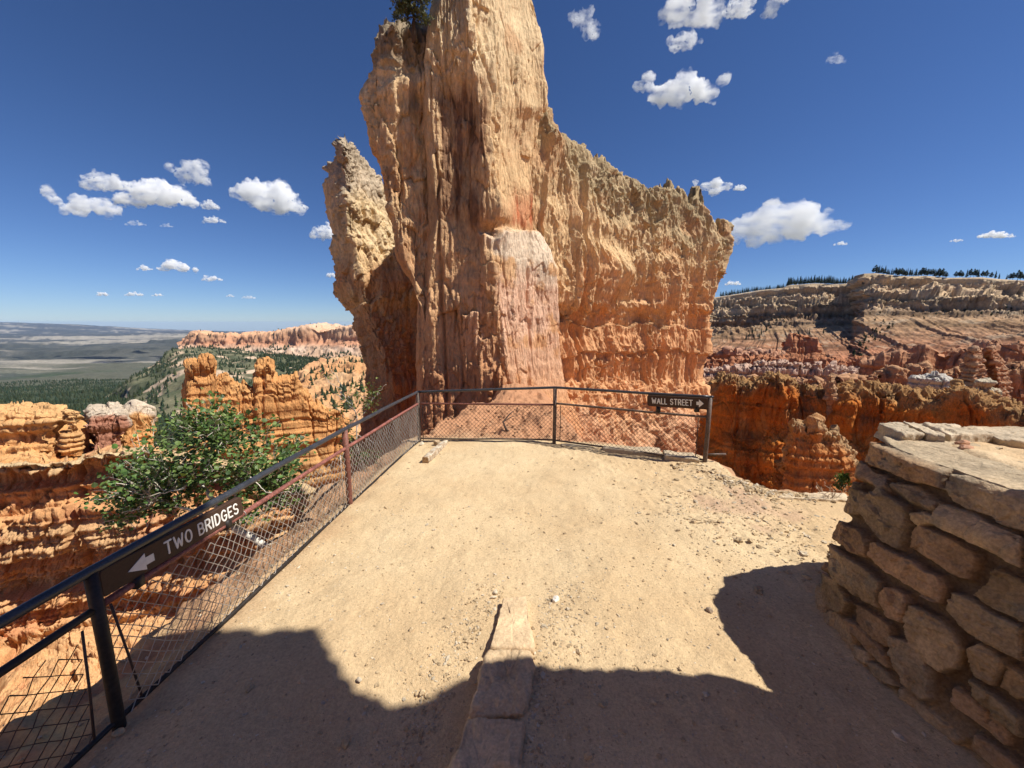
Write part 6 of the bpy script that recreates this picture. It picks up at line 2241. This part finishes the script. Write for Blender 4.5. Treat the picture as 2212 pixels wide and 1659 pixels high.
def build_dead_branch():
    b = MB()
    P = []
    for x, y, Y in [(1098, 940, 8.6), (1094, 930, 8.65), (1087, 912, 8.7), (1100, 895, 8.8), (1110, 887, 8.9)]:
        P.append(at(x, y, Y))
    P = np.array(P)
    z0 = zground(P[:, 0], P[:, 1])[0]
    P[:, 2] = np.maximum(P[:, 2], z0 + .02)
    b.tube(P, [.03, .028, .024, .015, .006], 7)
    b.tube([P[2], P[2] + np.array([.18, .1, .10]), P[2] + np.array([.42, .2, .14])], [.012, .008, .004], 6)
    o = b.build('dead_branch', M['dark_bark'])
    tag(o, 'dark dead branch lying on the mound behind the far chain-link mesh', 'branch')
    b = MB()
    r = np.random.default_rng(3)
    base = at(1792, 1068, 4.85)
    base[2] = -.05
    for k in range(9):
        e = base + np.array([r.uniform(-.28, .2), r.uniform(-.1, .1), r.uniform(.10, .36)])
        branch(b, base, e, .006, .002, 700 + k, .1, 8, np.array([.5, .4, .3]), .09)
    o = b.build('dry_twigs', M['stem'], None, True, True)
    tag(o, 'bare dry twigs at the drop-off edge beside the stone wall', 'twigs')


build_dead_branch()


# ------------------------------------------------------------------ clouds
def cloud_mat():
    m, nt, N, L = new_mat('cloud')
    out = N.new('ShaderNodeOutputMaterial')
    v = N.new('ShaderNodeVolumePrincipled')
    v.inputs['Color'].default_value = (1, 1, 1, 1)
    v.inputs['Anisotropy'].default_value = .0
    oi = N.new('ShaderNodeObjectInfo')
    # object colour carries the density of each cloud (scaled to its size)
    tc = N.new('ShaderNodeTexCoord')
    n1 = N.new('ShaderNodeTexNoise')
    n1.inputs['Scale'].default_value = 5.0
    n1.inputs['Detail'].default_value = 6
    n1.inputs['Roughness'].default_value = .62
    L.new(tc.outputs['Generated'], n1.inputs['Vector'])
    mr = N.new('ShaderNodeMapRange')
    mr.inputs[1].default_value = .43
    mr.inputs[2].default_value = .64
    mr.inputs[3].default_value = .0
    mr.inputs[4].default_value = 1.9
    L.new(n1.outputs[0], mr.inputs[0])
    mu = N.new('ShaderNodeMath')
    mu.operation = 'MULTIPLY'
    L.new(oi.outputs['Alpha'], mu.inputs[0])
    L.new(mr.outputs[0], mu.inputs[1])
    L.new(mu.outputs[0], v.inputs['Density'])
    L.new(v.outputs[0], out.inputs['Volume'])
    return m


M['cloud'] = cloud_mat()


def build_cloud(label, box, seed, puffs=None, thick=1.0, wisp=0.0, base=.25):
    """box: photo extent (x0, y0, x1, y1); the cloud floats about 1500 m up."""
    x0, y0, x1, y1 = box
    cx, cy = (x0 + x1) / 2, (y0 + y1) / 2
    d = at(cx, cy, 1.0)
    Y = min(1500.0 / max(d[2] - EYE, .03), 21000)
    ctr = at(cx, cy, Y)
    ux = at(cx + 1, cy, Y) - ctr
    uy = at(cx, cy - 1, Y) - ctr
    sx, sy = np.linalg.norm(ux), np.linalg.norm(uy)
    W, Hh = (x1 - x0) * sx, (y1 - y0) * sy
    r = np.random.default_rng(seed)
    if puffs is None:
        puffs = []
        n = int(np.clip((x1 - x0) / 5, 8, 26))
        for k in range(n):
            u = (k + .5) / n * 2 - 1
            env = (1 - u * u) ** .7
            env *= .6 + .5 * r.random()
            puffs.append((u * .9, -.75 + env * .55 + r.uniform(-.12, .12), .16 + .42 * env))
            if env > .5:
                puffs.append((u * .8 + r.uniform(-.1, .1), -.5 + env * .9 + r.uniform(-.1, .15), .12 + .28 * env * r.random()))
    vs, fs, off = [], [], 0
    v0, f0 = I2
    for (u, v, s) in puffs:
        R = s * Hh * .5
        for rep in range(1):
            el = np.array([R * 1.25, R * 1.1, R * .95])
            c = np.array([u * W * .5, r.uniform(-.25, .25) * Hh, v * Hh * .5])
            vs.append(v0 * el + c)
            fs.append(f0 + off)
            off += len(v0)
            # small satellites that fluff the edge
            for q in range(8):
                a = r.uniform(0, 6.28)
                rr = R * r.uniform(.14, .42)
                cc = c + np.array([math.cos(a) * R * 1.1, r.uniform(-.6, .6) * R, math.sin(a) * R * .85])
                vs.append(v0 * rr + cc)
                fs.append(f0 + off)
                off += len(v0)
    tmp = mesh_np('tmp', np.concatenate(vs), [np.concatenate(fs)], M['cloud'])
    mod = tmp.modifiers.new('r', 'REMESH')
    mod.mode = 'VOXEL'
    mod.voxel_size = max(W / 110, Hh / 60)
    dg = bpy.context.evaluated_depsgraph_get()
    me = bpy.data.meshes.new_from_object(tmp.evaluated_get(dg))
    bpy.data.objects.remove(tmp)
    # drop the hollows that the voxel pass leaves inside
    import bmesh
    bm = bmesh.new()
    bm.from_mesh(me)
    seen = set()
    kill = []
    for f0_ in bm.faces:
        if f0_ in seen:
            continue
        st, isl = [f0_], []
        seen.add(f0_)
        while st:
            f = st.pop()
            isl.append(f)
            for e in f.edges:
                for g in e.link_faces:
                    if g not in seen:
                        seen.add(g)
                        st.append(g)
        vol = sum(f.calc_center_median().dot(f.normal) * f.calc_area() for f in isl)
        if vol < 0:
            kill += isl
    if kill:
        bmesh.ops.delete(bm, geom=kill, context='FACES')
        bmesh.ops.delete(bm, geom=[v for v in bm.verts if not v.link_faces], context='VERTS')
    bm.to_mesh(me)
    bm.free()
    n = len(me.vertices)
    co = np.empty(n * 3, np.float32)
    me.vertices.foreach_get('co', co)
    no = np.empty(n * 3, np.float32)
    me.vertices.foreach_get('normal', no)
    co, no = co.reshape(-1, 3).astype(float), no.reshape(-1, 3)
    S = Hh
    q = co / S
    dsp = S * (.085 * fbm(q * 3.2 + seed, 5, seed, .6) + .06 * fbm(q * 9, 4, seed + 7, .6))
    co = co + no * dsp[:, None]
    me.vertices.foreach_set('co', co.astype(np.float32).ravel())
    me.update()
    me.materials.clear()
    me.materials.append(M['cloud'])
    me.name = 'cloud'
    o = bpy.data.objects.new('cloud', me)
    o.location = ctr
    o.color = (1, 1, 1, min(1.0, 7.0 * thick ** 1.3 / Hh))
    COL.objects.link(o)
    tag(o, label, 'cloud')
    return o


CL = [
    ('large humped cloud in the middle of the left cloud bank', (250, 378, 428, 448), None, 1.0),
    ('pale puffy cloud joined to the upper left of the large humped cloud', (172, 366, 278, 414), None, .6),
    ('long low cloud at the far left with a curled upper end', (74, 403, 252, 470), [(-.8, .75, .34), (-.55, .85, .22), (-.7, .35, .3), (-.45, .05, .34), (-.2, -.25, .42), (.05, -.3, .5), (.3, -.3, .56), (.55, -.25, .6), (.75, -.45, .44), (-.35, -.5, .3), (.9, -.75, .2)], .7),
    ('wispy tilted cloud highest in the left half of the sky', (370, 342, 454, 400), [(-.5, -.1, .5), (-.2, .2, .5), (.1, .4, .55), (.4, .5, .55), (.6, .3, .4), (.1, -.1, .5), (.2, -.5, .45), (.45, -.6, .35), (-.75, .15, .3)], .55),
    ('big rounded white cloud just left of the spire', (480, 386, 655, 461), [(-.85, .45, .28), (-.6, .45, .42), (-.35, .3, .55), (-.1, .15, .7), (.15, .1, .8), (.35, .1, .75), (.55, -.1, .6), (.1, -.45, .5), (.35, -.5, .5), (.7, -.45, .4), (.85, -.62, .26), (1.0, -.72, .12)], 1.0),
    ('small round puff trailing the right tip of the large humped cloud', (434, 428, 472, 453), None, .7),
    ('small flat white cloud under the left cloud bank', (433, 462, 484, 482), None, .7),
    ('faint double wisp below the left cloud bank', (265, 473, 316, 488), None, .22),
    ('faint short wisp right of the faint double wisp', (346, 480, 374, 492), None, .22),
    ('curled white cloud touching the left edge of the spire', (675, 473, 735, 517), None, .8),
    ('low triangular white cloud above the left valley', (338, 560, 437, 588), [(-.8, -.5, .35), (-.5, -.2, .6), (-.2, .1, .8), (.05, -.1, .7), (.3, -.4, .5), (.6, -.6, .35), (.85, -.75, .2)], .9),
    ('small oval cloud left of the low triangular cloud', (296, 570, 328, 585), None, .7),
    ('small wedge cloud right below the low triangular cloud', (436, 592, 480, 608), None, .8),
    ('leftmost of the tiny clouds low over the valley horizon', (204, 628, 239, 640), None, .9),
    ('second tiny cloud from the left low over the valley horizon', (268, 628, 314, 640), None, .8),
    ('third tiny cloud from the left low over the valley horizon', (324, 632, 355, 640), None, .7),
    ('tiny faint cloud low above the mesa left end', (488, 634, 507, 642), None, .5),
    ('thin tiny cloud low above the mesa middle', (520, 636, 555, 646), None, .4),
    ('tiny bright cloud peeking out at the left edge of the spire', (704, 586, 728, 600), None, .8),
    ('ragged wispy cloud right of the tower top', (1224, 14, 1298, 95), [(-.6, .3, .32), (-.3, .55, .3), (-.1, .3, .42), (.15, .6, .3), (.2, .1, .36), (.3, -.3, .3), (.62, -.05, .28), (.65, -.6, .24), (.5, -.4, .25), (-.55, -.1, .25), (.7, .1, .2)], .45),
    ('large wispy cloud cut by the top edge of the photo', (1425, -40, 1566, 52), None, .6),
    ('small cloud at the top edge between two larger wispy ones', (1568, -22, 1630, 34), None, .6),
    ('tilted wispy cloud at the top edge right of the others', (1645, -26, 1712, 48), [(-.5, -.5, .35), (-.3, -.2, .4), (0, .1, .45), (.3, .4, .45), (.6, .7, .35), (-.5, -.8, .2), (.1, .5, .4)], .6),
    ('ragged little cloud below the top edge wisps', (1440, 66, 1520, 116), [(-.7, .3, .4), (-.4, 0, .55), (-.1, .1, .6), (.2, .3, .55), (.5, .2, .4), (.85, .2, .2), (-.4, -.55, .35), (.1, -.35, .4), (.3, .6, .3)], .5),
    ('faint lone wisp high in the right sky', (1784, 111, 1827, 138), None, .22),
    ('big ragged white cloud with raised arms right of the tower', (1368, 156, 1566, 242), [(-.85, .2, .26), (-.72, .55, .3), (-.6, .3, .28), (-.4, .05, .42), (-.15, .3, .5), (.1, .55, .44), (.1, .1, .6), (-.1, -.35, .5), (.0, -.7, .3), (.3, 0, .5), (.5, -.1, .4), (.7, .05, .34), (.85, .35, .26), (.9, .55, .2), (.65, -.45, .24), (-.35, -.3, .36), (-.95, .0, .15)], .9),
    ('broken white cloud just above the fin crest', (1462, 388, 1580, 424), [(-.8, -.55, .3), (-.35, .6, .3), (-.25, .0, .3), (.1, .3, .55), (.35, .35, .6), (.6, .1, .55), (.8, 0, .4), (.4, -.4, .5), (-.4, -.5, .35)], .7),
    ('small round cloud right of the broken cloud above the fin', (1584, 395, 1610, 413), None, .8),
    ('largest white cloud, flat-based, right of the fin end', (1528, 440, 1826, 530), [(-.9, -.15, .3), (-.75, -.2, .45), (-.55, -.25, .6), (-.35, -.1, .7), (-.4, .25, .3), (-.1, .05, .85), (.15, .25, .85), (.3, .5, .6), (.4, .1, .75), (.6, .05, .5), (.8, -.05, .36), (.92, -.1, .26), (.1, -.4, .5), (-.2, -.65, .36), (-.25, -.85, .22), (-.6, -.6, .3), (.4, -.35, .4)], .62),
    ('thin wisp floating over the largest cloud', (1645, 426, 1696, 445), None, .3),
    ('flat bright cloud low near the right edge of the sky', (2105, 495, 2194, 515), None, .9),
    ('tiny flat cloud left of the flat bright cloud near the right edge', (2050, 513, 2083, 523), None, .5),
    ('thin flat cloud right below the largest cloud', (1797, 519, 1832, 531), None, .6),
    ('small bright cloud above the far rim beside the fin', (1565, 603, 1603, 617), None, .9),
]
for i, (lb, bx, pf, th) in enumerate(CL):
    build_cloud(lb, bx, 900 + i * 3, pf, th)


# ------------------------------------------------------------------ air, sun, sky, camera
def build_haze():
    b = MB()
    b.box((0, 0, -550), (44000, 44000, 665))
    m, nt, N, L = new_mat('air')
    out = N.new('ShaderNodeOutputMaterial')
    v = N.new('ShaderNodeVolumePrincipled')
    v.inputs['Color'].default_value = (.42, .62, 1, 1)
    v.inputs['Density'].default_value = 1.1e-5
    v.inputs['Anisotropy'].default_value = .0
    L.new(v.outputs[0], out.inputs['Volume'])
    o = b.build('haze', m, None, False)
    tag(o, 'thin blue air over the far valley', None, None, 'stuff')


build_haze()

SUN_AZ, SUN_EL = math.radians(-8), math.radians(54)
sd = Vector((math.cos(SUN_EL) * math.cos(SUN_AZ), math.cos(SUN_EL) * math.sin(SUN_AZ), math.sin(SUN_EL)))
L_ = bpy.data.lights.new('sun', 'SUN')
L_.energy = 5.0
L_.angle = math.radians(.53)
L_.color = (1.0, .96, .885)
lo = bpy.data.objects.new('sun', L_)
lo.rotation_euler = sd.to_track_quat('Z', 'Y').to_euler()
COL.objects.link(lo)

w = bpy.data.worlds.new('World')
scene.world = w
w.use_nodes = True
nt = w.node_tree
bg = nt.nodes['Background']
sky = nt.nodes.new('ShaderNodeTexSky')
sky.sky_type = 'NISHITA'
sky.sun_disc = False
sky.sun_elevation = SUN_EL
sky.sun_rotation = math.radians(90) - SUN_AZ
sky.altitude = 2400
sky.air_density = 1.0
sky.dust_density = .1
sky.ozone_density = 2.2
hs = nt.nodes.new('ShaderNodeHueSaturation')
hs.inputs['Saturation'].default_value = 1.08
tn = nt.nodes.new('ShaderNodeMix')
tn.data_type = 'RGBA'
tn.blend_type = 'MULTIPLY'
tn.inputs[0].default_value = 1
tn.inputs[7].default_value = (.59, .70, .93, 1)
nt.links.new(sky.outputs[0], hs.inputs['Color'])
nt.links.new(hs.outputs[0], tn.inputs[6])
nt.links.new(tn.outputs[2], bg.inputs[0])
bg.inputs[1].default_value = .078

cam = bpy.data.cameras.new('camera')
cam.sensor_width = 36
cam.lens = F_PX / 2212 * 36
cam.clip_start = .05
cam.clip_end = 200000
co = bpy.data.objects.new('camera', cam)
co.location = (0, 0, EYE)
co.rotation_euler = (math.radians(90) - PITCH, 0, 0)
COL.objects.link(co)
scene.camera = co

scene.view_settings.view_transform = 'Standard'
scene.view_settings.look = 'None'
scene.view_settings.exposure = 0.42
scene.view_settings.gamma = 1
scene.cycles.use_denoising = True
scene.cycles.max_bounces = 24
scene.cycles.diffuse_bounces = 5
scene.cycles.glossy_bounces = 3
scene.cycles.transmission_bounces = 4
scene.cycles.volume_bounces = 20
scene.cycles.transparent_max_bounces = 8
scene.cycles.use_adaptive_sampling = True
scene.cycles.adaptive_threshold = .02
scene.cycles.volume_step_rate = 1
scene.cycles.sample_clamp_indirect = 6
